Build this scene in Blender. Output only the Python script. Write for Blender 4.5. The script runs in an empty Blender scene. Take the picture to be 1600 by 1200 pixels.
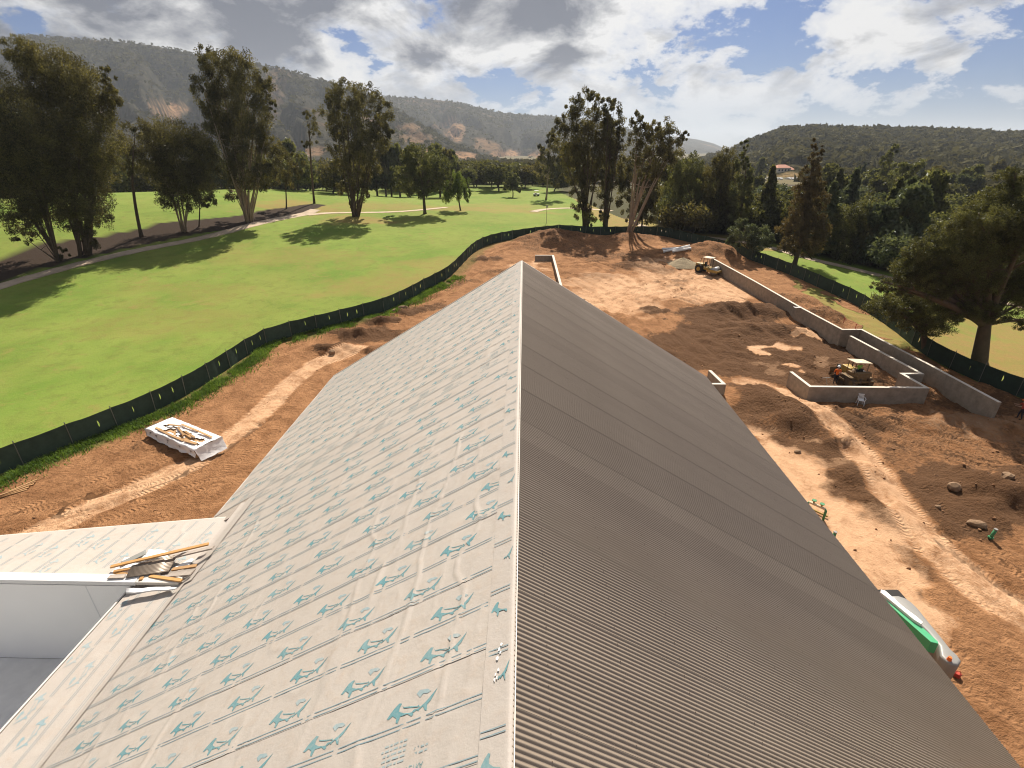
import bpy, bmesh, math, random
import numpy as np
from mathutils import Vector, Matrix, Euler

# ---------------------------------------------------------------- camera, sky, sun, exposure
S = bpy.context.scene
COL = S.collection
R = math.radians
F_PX = 788.0                                   # focal length in photograph pixels (1600 wide)
PITCH = math.atan(365 / 788.0)
CAM_Z = 20.0
cd = bpy.data.cameras.new('camera'); cam = bpy.data.objects.new('camera', cd); COL.objects.link(cam)
cd.sensor_width = 36.0; cd.lens = 36.0 * F_PX / 1600.0
cd.clip_start = 0.1; cd.clip_end = 30000
cam.location = (0, 0, CAM_Z); cam.rotation_euler = (math.pi / 2 - PITCH, 0, 0)
S.camera = cam

SUN_EL, SUN_AZ = R(46), R(9)                   # azimuth from +Y towards +X
W = bpy.data.worlds.new('World'); S.world = W; W.use_nodes = True
nt = W.node_tree; nt.nodes.clear()
def N(nt, typ, **kw):
    n = nt.nodes.new(typ)
    for k, v in kw.items():
        if k.startswith('i_'): n.inputs[k[2:].replace('_', ' ')].default_value = v
        elif k.startswith('n_'): n.inputs[int(k[2:])].default_value = v
        else: setattr(n, k, v)
    return n
def L(nt, a, b): nt.links.new(a, b)
def math_n(nt, op, a, b=None, clamp=False):
    n = nt.nodes.new('ShaderNodeMath'); n.operation = op; n.use_clamp = clamp
    for i, q in enumerate((a, b)):
        if q is None: continue
        if isinstance(q, (int, float)): n.inputs[i].default_value = q
        else: nt.links.new(q, n.inputs[i])
    return n.outputs[0]
def mix_c(nt, fac, a, b, blend='MIX'):
    n = nt.nodes.new('ShaderNodeMix'); n.data_type = 'RGBA'; n.blend_type = blend
    for sock, q in ((n.inputs[0], fac), (n.inputs[6], a), (n.inputs[7], b)):
        if isinstance(q, (int, float)): sock.default_value = q
        elif isinstance(q, tuple): sock.default_value = (q + (1,))[:4]
        else: nt.links.new(q, sock)
    return n.outputs[2]
def ramp(nt, fac, *stops):
    n = nt.nodes.new('ShaderNodeValToRGB'); cr = n.color_ramp
    while len(cr.elements) < len(stops): cr.elements.new(0.5)
    for e, (p, c) in zip(cr.elements, stops):
        e.position = p; e.color = (c, c, c, 1) if isinstance(c, (int, float)) else (tuple(c) + (1,))[:4]
    nt.links.new(fac, n.inputs[0]); return n.outputs[0]
def noise(nt, vec, scale, detail=6, rough=0.55, dist=0.0):
    n = nt.nodes.new('ShaderNodeTexNoise'); n.inputs['Scale'].default_value = scale
    n.inputs['Detail'].default_value = detail; n.inputs['Roughness'].default_value = rough; n.inputs['Distortion'].default_value = dist
    if vec is not None: nt.links.new(vec, n.inputs['Vector'])
    return n.outputs[0]

sky = N(nt, 'ShaderNodeTexSky', sky_type='NISHITA', sun_disc=False, sun_elevation=SUN_EL, sun_rotation=SUN_AZ,
        altitude=200, air_density=1.0, dust_density=1.2, ozone_density=2.0)
tc = N(nt, 'ShaderNodeTexCoord'); sx = N(nt, 'ShaderNodeSeparateXYZ'); L(nt, tc.outputs['Generated'], sx.inputs[0])
zz = math_n(nt, 'ADD', math_n(nt, 'MAXIMUM', sx.outputs[2], 0.0), 0.42)
cx_ = math_n(nt, 'DIVIDE', sx.outputs[0], zz); cy_ = math_n(nt, 'DIVIDE', sx.outputs[1], zz)
cv = N(nt, 'ShaderNodeCombineXYZ'); L(nt, cx_, cv.inputs[0]); L(nt, cy_, cv.inputs[1]); cv.inputs[2].default_value = 2.2
big = noise(nt, cv.outputs[0], 0.9, 2, 0.5)
n1 = noise(nt, cv.outputs[0], 3.0, 15, 0.63, 0.15)
n2 = noise(nt, cv.outputs[0], 3.6, 10, 0.58, 0.3)
cov = math_n(nt, 'ADD', math_n(nt, 'MULTIPLY', n1, 0.8), math_n(nt, 'MULTIPLY', big, 0.35))
cov = math_n(nt, 'SUBTRACT', cov, math_n(nt, 'MULTIPLY', cx_, 0.045))       # the overcast thins out towards the right
mask = ramp(nt, cov, (0.515, 0.0), (0.545, 0.75), (0.60, 1.0))
mask = math_n(nt, 'MULTIPLY', mask, ramp(nt, sx.outputs[2], (0.0, 0.25), (0.04, 0.5), (0.10, 1.0)))
thick = math_n(nt, 'ADD', math_n(nt, 'MULTIPLY', n2, 0.75), math_n(nt, 'MULTIPLY', cov, 0.45))
thick = math_n(nt, 'SUBTRACT', thick, math_n(nt, 'MULTIPLY', cx_, 0.05))
thick = ramp(nt, thick, (0.600, 0.0), (0.655, 0.5), (0.73, 1.0))
thick = math_n(nt, 'MULTIPLY', thick, ramp(nt, sx.outputs[2], (0.03, 0.15), (0.13, 1.0)))
ccol = mix_c(nt, thick, (10.9, 10.8, 10.7), (2.0, 2.2, 2.8))
# clouds are brightest round the sun and duller away from it
dt = N(nt, 'ShaderNodeVectorMath', operation='DOT_PRODUCT'); L(nt, tc.outputs['Generated'], dt.inputs[0])
dt.inputs[1].default_value = (math.cos(SUN_EL) * math.sin(SUN_AZ), math.cos(SUN_EL) * math.cos(SUN_AZ), math.sin(SUN_EL))
ph = ramp(nt, math_n(nt, 'ADD', math_n(nt, 'MULTIPLY', dt.outputs['Value'], 0.5), 0.5), (0.35, 0.45), (0.80, 0.86), (0.97, 1.05))
ccol = mix_c(nt, 1.0, ccol, ph, 'MULTIPLY')
skyc = mix_c(nt, 1.0, sky.outputs[0], (0.29, 0.43, 0.72), 'MULTIPLY')
wcol = mix_c(nt, mask, skyc, ccol)
bg = N(nt, 'ShaderNodeBackground'); bg.inputs[1].default_value = 0.046
L(nt, wcol, bg.inputs[0]); wo = N(nt, 'ShaderNodeOutputWorld'); L(nt, bg.outputs[0], wo.inputs[0])

sd = bpy.data.lights.new('sun', 'SUN'); sun = bpy.data.objects.new('sun', sd); COL.objects.link(sun)
sd.energy = 5.0; sd.angle = R(0.55); sd.color = (1.0, 0.91, 0.77)
sv = Vector((math.cos(SUN_EL) * math.sin(SUN_AZ), math.cos(SUN_EL) * math.cos(SUN_AZ), math.sin(SUN_EL)))
sun.rotation_euler = sv.to_track_quat('Z', 'Y').to_euler(); sun.location = (0, 0, 80)

vs = S.view_settings; vs.view_transform = 'Standard'; vs.look = 'None'; vs.gamma = 1.0; vs.exposure = 0.8
vs.use_curve_mapping = False
S.cycles.filter_width = 1.1; S.cycles.volume_bounces = 0; S.cycles.max_bounces = 6; S.cycles.transparent_max_bounces = 8

# ---------------------------------------------------------------- helpers
cP, sP = math.cos(PITCH), math.sin(PITCH)
def ray(px, py):
    v = 600.0 - py
    return (px - 800.0, F_PX * cP + v * sP, v * cP - F_PX * sP)
def at_y(px, py, Y):
    r = ray(px, py); t = Y / r[1]; return Vector((r[0] * t, Y, CAM_Z + r[2] * t))
def at_z(px, py, z):
    r = ray(px, py); t = (z - CAM_Z) / r[2]; return Vector((r[0] * t, r[1] * t, z))

def _h(ix, iy, seed):
    h = (ix.astype(np.int64) * 374761393 + iy.astype(np.int64) * 668265263 + seed * 1442695041) & 0xffffffff
    h = ((h ^ (h >> 13)) * 1274126177) & 0xffffffff
    h = (h ^ (h >> 16)) & 0xffffffff
    return h / 4294967295.0
def vn(x, y, seed=0):
    x = np.asarray(x, float); y = np.asarray(y, float)
    ix, iy = np.floor(x), np.floor(y); fx, fy = x - ix, y - iy
    fx = fx * fx * fx * (fx * (fx * 6 - 15) + 10); fy = fy * fy * fy * (fy * (fy * 6 - 15) + 10)
    a, b, c, d = _h(ix, iy, seed), _h(ix + 1, iy, seed), _h(ix, iy + 1, seed), _h(ix + 1, iy + 1, seed)
    return (a * (1 - fx) + b * fx) * (1 - fy) + (c * (1 - fx) + d * fx) * fy - 0.5
def fbm(x, y, o=4, seed=0, g=0.5):
    s = 0; a = 1.0
    for k in range(o):
        s = s + a * vn(x * 2 ** k + 17.3 * k, y * 2 ** k - 9.1 * k, seed + k); a *= g
    return s
def sst(a, b, x):
    t = np.clip((np.asarray(x, float) - a) / (b - a), 0, 1); return t * t * (3 - 2 * t)

def tag(o, label=None, cat=None, group=None, kind=None):
    if label: o['label'] = label
    if cat: o['category'] = cat
    if group: o['group'] = group
    if kind: o['kind'] = kind
    return o
def thing(name, label, cat, loc=(0, 0, 0), rz=0.0, group=None):
    o = bpy.data.objects.new(name, None); COL.objects.link(o); o.empty_display_size = 0.3
    o.location = loc; o.rotation_euler = (0, 0, rz)
    return tag(o, label, cat, group)
def link(name, me, mats, parent=None, smooth=False):
    o = bpy.data.objects.new(name, me); COL.objects.link(o)
    if mats is not None:
        for m in (mats if isinstance(mats, (list, tuple)) else [mats]): me.materials.append(m)
    if parent is not None: o.parent = parent
    if smooth and len(me.polygons): me.polygons.foreach_set('use_smooth', [True] * len(me.polygons))
    return o
class MB:
    """collects shapes; build() links them as one mesh object"""
    def __init__(s): s.v = []; s.f = []; s.m = []; s.cm = 0
    def add(s, vs, fs, M=None):
        b = len(s.v)
        for p in vs:
            p = Vector(p); s.v.append(tuple(M @ p) if M is not None else tuple(p))
        for f in fs: s.f.append(tuple(b + i for i in f)); s.m.append(s.cm)
        return s
    def box(s, c, d, rot=None, bev=0.0, taper=1.0):
        x, y, z = d[0] / 2, d[1] / 2, d[2] / 2
        M = Matrix.Translation(c) @ (Euler(rot).to_matrix().to_4x4() if rot is not None else Matrix.Identity(4))
        if bev <= 0:
            vs = [(-x, -y, -z), (x, -y, -z), (x, y, -z), (-x, y, -z), (-x * taper, -y * taper, z), (x * taper, -y * taper, z), (x * taper, y * taper, z), (-x * taper, y * taper, z)]
            return s.add(vs, [(3, 2, 1, 0), (4, 5, 6, 7), (0, 1, 5, 4), (1, 2, 6, 5), (2, 3, 7, 6), (3, 0, 4, 7)], M)
        bm = bmesh.new(); bmesh.ops.create_cube(bm, size=1.0)
        for v in bm.verts:
            k = taper if v.co.z > 0 else 1.0
            v.co = Vector((v.co.x * d[0] * k, v.co.y * d[1] * k, v.co.z * d[2]))
        bmesh.ops.bevel(bm, geom=list(bm.edges), offset=bev, segments=2, affect='EDGES', profile=0.5)
        bm.verts.ensure_lookup_table()
        s.add([v.co.copy() for v in bm.verts], [tuple(v.index for v in f.verts) for f in bm.faces], M); bm.free(); return s
    def tube(s, pts, rad, n=8, cap=True):
        pts = [Vector(p) for p in pts]; rad = rad if isinstance(rad, (list, tuple)) else [rad] * len(pts)
        vs = []; fs = []; u = None
        for i, p in enumerate(pts):
            t = (pts[min(i + 1, len(pts) - 1)] - pts[max(i - 1, 0)]).normalized()
            if u is None:
                u = t.orthogonal().normalized()
            u = (u - t * u.dot(t)).normalized(); w = t.cross(u)
            for k in range(n):
                a = 2 * math.pi * k / n; vs.append(p + (u * math.cos(a) + w * math.sin(a)) * rad[i])
        for i in range(len(pts) - 1):
            for k in range(n):
                fs.append((i * n + k, i * n + (k + 1) % n, (i + 1) * n + (k + 1) % n, (i + 1) * n + k))
        if cap: fs.append(tuple(range(n))[::-1]); fs.append(tuple((len(pts) - 1) * n + k for k in range(n)))
        return s.add(vs, fs)
    def prism(s, outline, axis, lo, hi):
        """outline: 2D points in the plane normal to axis (0 x, 1 y, 2 z)"""
        def mk(a, b, c): return {0: (c, a, b), 1: (a, c, b), 2: (a, b, c)}[axis]
        n = len(outline)
        return s.add([mk(a, b, lo) for a, b in outline] + [mk(a, b, hi) for a, b in outline],
                     [tuple(range(n))[::-1], tuple(range(n, 2 * n))] + [(i, (i + 1) % n, n + (i + 1) % n, n + i) for i in range(n)])
    def build(s, name, mats, parent=None, smooth=False, loc=None):
        me = bpy.data.meshes.new(name); me.from_pydata(s.v, [], s.f)
        if any(s.m): me.polygons.foreach_set('material_index', s.m)
        bm = bmesh.new(); bm.from_mesh(me); bmesh.ops.recalc_face_normals(bm, faces=bm.faces); bm.to_mesh(me); bm.free()
        me.update(); o = link(name, me, mats, parent, smooth)
        if loc is not None: o.location = loc
        return o
def np_mesh(name, V, Q, attrs=None):
    """fast mesh from an (n,3) array and an (m,k) face array"""
    V = np.ascontiguousarray(V, np.float32); Q = np.ascontiguousarray(Q, np.int32); k = Q.shape[1]
    me = bpy.data.meshes.new(name); me.vertices.add(len(V)); me.vertices.foreach_set('co', V.ravel())
    me.loops.add(Q.size); me.loops.foreach_set('vertex_index', Q.ravel())
    me.polygons.add(len(Q)); me.polygons.foreach_set('loop_start', np.arange(0, Q.size, k, dtype=np.int32))
    me.update(calc_edges=True)
    for nm, (typ, arr) in (attrs or {}).items():
        a = me.attributes.new(nm, typ, 'POINT')
        a.data.foreach_set('color' if typ == 'FLOAT_COLOR' else 'value', np.ascontiguousarray(arr, np.float32).ravel())
    return me
def grid_faces(nx, ny):
    i = np.arange(nx * ny).reshape(nx, ny)
    return np.stack([i[:-1, :-1], i[1:, :-1], i[1:, 1:], i[:-1, 1:]], -1).reshape(-1, 4)

# ---------------------------------------------------------------- materials
def mat(name, col, rough=0.8, metal=0.0, var=0.0, vscale=8.0, bump=0.0, bscale=30.0, spec=0.3, coord='Object', rand=0.0):
    m = bpy.data.materials.new(name); m.use_nodes = True; t = m.node_tree; b = t.nodes['Principled BSDF']
    b.inputs['Roughness'].default_value = rough; b.inputs['Metallic'].default_value = metal
    b.inputs['Specular IOR Level'].default_value = spec
    tcn = N(t, 'ShaderNodeTexCoord'); vec = tcn.outputs[coord]
    c = None
    if var > 0:
        nz = noise(t, vec, vscale, 5, 0.6)
        c = mix_c(t, nz, tuple(x * (1 - var) for x in col[:3]), tuple(min(1, x * (1 + var)) for x in col[:3]))
    if rand > 0:
        oi = N(t, 'ShaderNodeObjectInfo')
        k = math_n(t, 'ADD', math_n(t, 'MULTIPLY', oi.outputs['Random'], 2 * rand), 1 - rand)
        kk = N(t, 'ShaderNodeCombineXYZ')
        for i in range(3): L(t, k, kk.inputs[i])
        c = mix_c(t, 1.0, c if c is not None else tuple(col[:3]), kk.outputs[0], 'MULTIPLY')
    if c is not None: L(t, c, b.inputs['Base Color'])
    else: b.inputs['Base Color'].default_value = tuple(col[:3]) + (1,)
    if bump > 0:
        bn = N(t, 'ShaderNodeBump'); bn.inputs['Strength'].default_value = 1.0; bn.inputs['Distance'].default_value = bump
        L(t, noise(t, vec, bscale, 4, 0.6), bn.inputs['Height']); L(t, bn.outputs[0], b.inputs['Normal'])
    return m
M = {}
M['cap'] = mat('painted_sunlit_concrete', (0.60, 0.54, 0.47), 0.9, var=0.15, vscale=2)  # concrete of the wall tops, paler because sunlight is painted into its colour
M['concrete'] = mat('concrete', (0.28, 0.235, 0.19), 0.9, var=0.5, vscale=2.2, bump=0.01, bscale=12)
M['white_paint'] = mat('white_paint', (0.75, 0.75, 0.76), 0.6, var=0.05)
M['wood'] = mat('wood', (0.42, 0.25, 0.12), 0.8, var=0.35, vscale=9, rand=0.3)
M['orange_wood'] = mat('orange_wood', (0.42, 0.23, 0.085), 0.7, var=0.3, vscale=9, rand=0.2)
M['grey_wood'] = mat('grey_wood', (0.36, 0.31, 0.27), 0.85, var=0.3, vscale=9, rand=0.25)
M['wrap'] = mat('white_plastic_wrap', (0.72, 0.71, 0.72), 0.45, var=0.06, vscale=3, bump=0.02, bscale=5, spec=0.5)
M['ink'] = mat('dark_ink', (0.05, 0.05, 0.06), 0.7)
M['blue_ink'] = mat('blue_green_ink', (0.10, 0.245, 0.275), 0.75, var=0.25, vscale=6)
def ink_mat(name, col, base, lo, hi):
    m = mat(name, col, 0.75); t = m.node_tree; b = t.nodes['Principled BSDF']; v = N(t, 'ShaderNodeTexCoord').outputs['Object']
    f = math_n(t, 'ADD', math_n(t, 'MULTIPLY', noise(t, v, 26.0, 5, 0.7), 0.5), math_n(t, 'MULTIPLY', noise(t, v, 0.8, 4, 0.6), 0.5))
    L(t, mix_c(t, ramp(t, f, (0.42, lo), (0.62, hi)), col, base), b.inputs['Base Color']); return m
M['blue_ink'] = ink_mat('blue_green_ink', (0.10, 0.235, 0.265), (0.40, 0.39, 0.37), 0.0, 0.35)
M['pale_ink'] = ink_mat('pale_blue_ink', (0.22, 0.31, 0.34), (0.42, 0.40, 0.38), 0.05, 0.6)
M['line_ink'] = ink_mat('grey_blue_line_ink', (0.17, 0.25, 0.29), (0.40, 0.39, 0.37), 0.0, 0.3)
M['yellow'] = mat('machine_yellow', (0.36, 0.24, 0.06), 0.5, var=0.3, vscale=4)
M['cat_brown'] = mat('dusty_machine_paint', (0.17, 0.11, 0.055), 0.75, var=0.35, vscale=5)
M['black'] = mat('black_rubber', (0.025, 0.023, 0.022), 0.8, var=0.3)
M['steel'] = mat('bare_steel', (0.38, 0.37, 0.36), 0.45, 0.8, var=0.2)
M['rust'] = mat('dirty_track_steel', (0.12, 0.085, 0.06), 0.75, 0.3, var=0.4, vscale=7)
M['cream'] = mat('cream_canopy', (0.62, 0.50, 0.36), 0.6, var=0.08)
M['green_paint'] = mat('green_paint', (0.06, 0.36, 0.17), 0.4, var=0.12, spec=0.5)
M['green_dark'] = mat('green_pipe_paint', (0.06, 0.22, 0.10), 0.5, var=0.2)
M['grey_body'] = mat('grey_moulded_body', (0.24, 0.235, 0.225), 0.45, var=0.06, spec=0.5)
M['orange'] = mat('orange_shirt', (0.75, 0.16, 0.03), 0.85, var=0.1)
M['lime'] = mat('green_vest', (0.25, 0.50, 0.08), 0.85, var=0.1)
M['red'] = mat('red_cloth', (0.42, 0.06, 0.04), 0.8, var=0.15)
M['denim'] = mat('dark_trousers', (0.03, 0.03, 0.04), 0.9, var=0.2)
M['skin'] = mat('skin', (0.42, 0.24, 0.16), 0.6)
M['hat_white'] = mat('hat_white', (0.75, 0.77, 0.80), 0.4)
M['rock'] = mat('rock', (0.24, 0.155, 0.095), 0.95, var=0.4, vscale=3, bump=0.03, bscale=9)
M['gravel'] = mat('gravel', (0.30, 0.245, 0.17), 1.0, var=0.5, vscale=5, bump=0.04, bscale=12, spec=0.0)
M['screen'] = mat('green_windscreen', (0.034, 0.056, 0.042), 0.9, var=0.45, vscale=2, rand=0.2)
M['post'] = mat('galvanised_post', (0.16, 0.17, 0.15), 0.5, 0.4)
M['mulch'] = mat('mulch', (0.075, 0.048, 0.032), 1.0, var=0.5, vscale=1.2, bump=0.05, bscale=8)
M['path'] = mat('path_concrete', (0.42, 0.33, 0.245), 0.95, var=0.4, vscale=0.7, bump=0.02, bscale=3)
M['tile'] = mat('terracotta_tiles', (0.50, 0.24, 0.17), 0.9, var=0.2, vscale=2)
M['stucco'] = mat('cream_stucco', (0.72, 0.66, 0.56), 0.9, var=0.06)
M['glass'] = mat('dark_glass', (0.04, 0.05, 0.06), 0.15, spec=0.6)
M['grey_sheet'] = mat('grey_sheet', (0.20, 0.20, 0.19), 0.7, var=0.15)

def membrane_mat():
    m = mat('roof_membrane', (0.5, 0.45, 0.4)); t = m.node_tree; b = t.nodes['Principled BSDF']
    tcn = N(t, 'ShaderNodeTexCoord'); v = tcn.outputs['Object']
    a = noise(t, v, 0.5, 6, 0.6); c = noise(t, v, 5.0, 6, 0.7); d = noise(t, v, 60.0, 3, 0.6)
    col = mix_c(t, a, (0.375, 0.335, 0.302), (0.46, 0.415, 0.378))
    col = mix_c(t, ramp(t, c, (0.5, 0.0), (0.75, 0.5)), col, (0.40, 0.31, 0.24))
    col = mix_c(t, ramp(t, noise(t, v, 1.3, 8, 0.7, 0.8), (0.54, 0.0), (0.70, 0.5)), col, (0.36, 0.30, 0.25))
    oi = N(t, 'ShaderNodeObjectInfo')
    col = mix_c(t, math_n(t, 'MULTIPLY', oi.outputs['Random'], 0.35), col, (0.37, 0.335, 0.315))
    col = mix_c(t, math_n(t, 'MULTIPLY', ramp(t, d, (0.62, 0.0), (0.72, 1.0)), 0.4), col, (0.30, 0.22, 0.16))
    L(t, col, b.inputs['Base Color']); b.inputs['Roughness'].default_value = 0.62
    bn = N(t, 'ShaderNodeBump'); bn.inputs['Distance'].default_value = 0.01
    h = math_n(t, 'ADD', math_n(t, 'MULTIPLY', c, 1.0), math_n(t, 'MULTIPLY', d, 0.12))
    L(t, h, bn.inputs['Height']); L(t, bn.outputs[0], b.inputs['Normal']); return m
M['membrane'] = membrane_mat()
def corr_mat():
    m = mat('corrugated_steel', (0.3, 0.27, 0.24)); t = m.node_tree; b = t.nodes['Principled BSDF']
    tcn = N(t, 'ShaderNodeTexCoord'); oi = N(t, 'ShaderNodeObjectInfo'); v = tcn.outputs['Object']
    a = noise(t, v, 0.35, 5, 0.6); c = noise(t, v, 9.0, 4, 0.6)
    col = mix_c(t, a, (0.25, 0.20, 0.158), (0.315, 0.258, 0.206))
    col = mix_c(t, math_n(t, 'MULTIPLY', oi.outputs['Random'], 0.5), col, (0.205, 0.163, 0.129))
    col = mix_c(t, ramp(t, noise(t, v, 1.1, 6, 0.65), (0.52, 0.0), (0.72, 0.12)), col, (0.36, 0.30, 0.245))
    L(t, col, b.inputs['Base Color']); b.inputs['Metallic'].default_value = 0.2; b.inputs['Specular IOR Level'].default_value = 0.5
    rr = math_n(t, 'ADD', math_n(t, 'MULTIPLY', c, 0.22), 0.26); L(t, rr, b.inputs['Roughness']); return m
M['corr'] = corr_mat()
def leaf_mat(name, dark, light, trans=0.35, gl=0.02):
    m = bpy.data.materials.new(name); m.use_nodes = True; t = m.node_tree; t.nodes.clear()
    at = N(t, 'ShaderNodeAttribute', attribute_name='tint'); oi = N(t, 'ShaderNodeObjectInfo')
    k = math_n(t, 'ADD', math_n(t, 'MULTIPLY', at.outputs['Fac'], 0.9), math_n(t, 'MULTIPLY', oi.outputs['Random'], 0.1))
    col = mix_c(t, k, dark, light)
    d = N(t, 'ShaderNodeBsdfDiffuse'); L(t, col, d.inputs[0])
    tr = N(t, 'ShaderNodeBsdfTranslucent'); L(t, mix_c(t, 1.0, col, (1.25, 1.2, 0.7), 'MULTIPLY'), tr.inputs[0])
    g = N(t, 'ShaderNodeBsdfGlossy'); g.inputs['Roughness'].default_value = 0.45; g.inputs[0].default_value = (0.9, 0.95, 1, 1)
    mx = N(t, 'ShaderNodeMixShader'); mx.inputs[0].default_value = trans; L(t, d.outputs[0], mx.inputs[1]); L(t, tr.outputs[0], mx.inputs[2])
    m2 = N(t, 'ShaderNodeMixShader'); m2.inputs[0].default_value = gl; L(t, mx.outputs[0], m2.inputs[1]); L(t, g.outputs[0], m2.inputs[2])
    o = N(t, 'ShaderNodeOutputMaterial'); L(t, m2.outputs[0], o.inputs[0]); return m
M['euc'] = leaf_mat('eucalyptus_leaves', (0.045, 0.041, 0.017), (0.165, 0.145, 0.057), 0.48)
M['oak'] = leaf_mat('oak_leaves', (0.044, 0.046, 0.018), (0.155, 0.155, 0.060), 0.45)
M['pine'] = leaf_mat('conifer_needles', (0.055, 0.041, 0.018), (0.15, 0.110, 0.048), 0.4)
M['broad'] = leaf_mat('broad_leaves', (0.055, 0.062, 0.026), (0.18, 0.185, 0.078), 0.5)
M['grey_leaf'] = leaf_mat('grey_green_leaves', (0.05, 0.065, 0.035), (0.16, 0.18, 0.10))
M['willow'] = leaf_mat('willow_leaves', (0.07, 0.10, 0.025), (0.20, 0.25, 0.07), 0.45)
M['wood_far'] = leaf_mat('distant_foliage', (0.045, 0.042, 0.022), (0.12, 0.11, 0.055), 0.2, 0.0)
M['grass_blade'] = leaf_mat('grass_blades', (0.06, 0.11, 0.02), (0.17, 0.26, 0.05), 0.4)
M['bark'] = mat('bark', (0.10, 0.072, 0.05), 0.95, var=0.45, vscale=1.5, bump=0.05, bscale=4)
M['pale_bark'] = mat('pale_bark', (0.30, 0.23, 0.165), 0.9, var=0.35, vscale=1.2, bump=0.04, bscale=4)

# ---------------------------------------------------------------- the lie of the land
def macro(x, y):
    x = np.asarray(x, float); y = np.asarray(y, float)
    z = 4.0 * sst(32, 115, y)
    d = (x + 97) * -0.733 + (y - 143) * 0.68                       # distance past the crest of the long grass rise
    a = (x + 97) * 0.68 + (y - 143) * 0.733
    hump = np.where(d < 0, np.exp(-(d / 46) ** 2), np.exp(-(d / 34) ** 2)) * sst(95, 20, a) * (1 - 0.35 * sst(-60, -160, a))
    z = z + 5.6 * hump
    z = z + 0.9 * np.exp(-((x + 20) ** 2 + (y - 150) ** 2) / 700.0) * 1.2
    z = z - 3.2 * sst(42, 110, x) * sst(20, 60, y)                   # the land falls to the valley on the right
    z = z + 1.5 * fbm(x / 60.0, y / 60.0, 3, 5) * sst(40, 110, np.abs(x) + 0.6 * np.maximum(y - 60, 0))
    far = sst(260, 900, np.hypot(x, y)); z = z * (1 - far) + far * 0.0
    return z
def px2g(px, py, fn=macro):
    r = ray(px, py); t = 0.005
    pt = t
    while t < 3:
        if CAM_Z + r[2] * t < float(fn(r[0] * t, r[1] * t)): break
        pt = t; t *= 1.02
    lo, hi = pt, t
    for _ in range(30):
        m_ = (lo + hi) / 2
        if CAM_Z + r[2] * m_ < float(fn(r[0] * m_, r[1] * m_)): hi = m_
        else: lo = m_
    return Vector((r[0] * hi, r[1] * hi, CAM_Z + r[2] * hi))

FENCE_PX = [(-160, 800), (0, 742), (97, 703), (158, 679), (225, 652), (300, 614), (360, 575), (413, 537), (470, 522), (545, 503), (600, 488), (640, 469), (672, 450),
            (699, 437), (720, 416), (740, 394), (762, 382), (800, 374), (850, 367), (878, 364), (905, 367), (940, 368), (1000, 367), (1030, 367), (1069, 377),
            (1103, 384), (1132, 392), (1177, 408), (1239, 431), (1291, 455), (1340, 477), (1395, 515), (1443, 556), (1515, 592), (1600, 624), (1720, 668)]
FENCE = [px2g(*q) for q in FENCE_PX]
def resample(P, step):
    P = [Vector(p) for p in P]; out = [P[0].copy()]; acc = 0.0
    for a, b in zip(P[:-1], P[1:]):
        l = (b - a).length; s = step - acc
        while s <= l:
            out.append(a.lerp(b, s / l)); s += step
        acc = (acc + l) % step
    return out
def smooth_poly(P, it=2):
    P = [Vector(p) for p in P]
    for _ in range(it):
        Q = [P[0]]
        for a, b in zip(P[:-1], P[1:]): Q += [a.lerp(b, 0.25), a.lerp(b, 0.75)]
        Q.append(P[-1]); P = Q
    return P
FENCE = smooth_poly(FENCE, 1)
DIRT_POLY = [(p.x, p.y) for p in FENCE] + [(90, 18), (90, -60), (-75, -60)]
def in_poly(x, y, poly):
    c = np.zeros(x.shape, bool); n = len(poly)
    for i in range(n):
        x0, y0 = poly[i]; x1, y1 = poly[(i + 1) % n]
        if y0 == y1: continue
        c ^= ((y0 > y) != (y1 > y)) & (x < (x1 - x0) * (y - y0) / (y1 - y0) + x0)
    return c
def dist_line(x, y, P):
    """distance to a polyline, distance along it, and signed side"""
    D = np.full(x.shape, 1e9); A = np.zeros(x.shape); SG = np.zeros(x.shape); acc = 0.0
    for (ax, ay), (bx, by) in zip(P[:-1], P[1:]):
        dx, dy = bx - ax, by - ay; l = math.hypot(dx, dy)
        if l < 1e-6: continue
        t = np.clip(((x - ax) * dx + (y - ay) * dy) / (l * l), 0, 1)
        ex, ey = x - ax - t * dx, y - ay - t * dy; d = np.hypot(ex, ey)
        m_ = d < D; D = np.where(m_, d, D); A = np.where(m_, acc + t * l, A)
        SG = np.where(m_, np.sign(dx * ey - dy * ex) * d, SG); acc += l
    return D, A, SG
def W2(pts): return [tuple(px2g(*q)[:2]) for q in pts]

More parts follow.
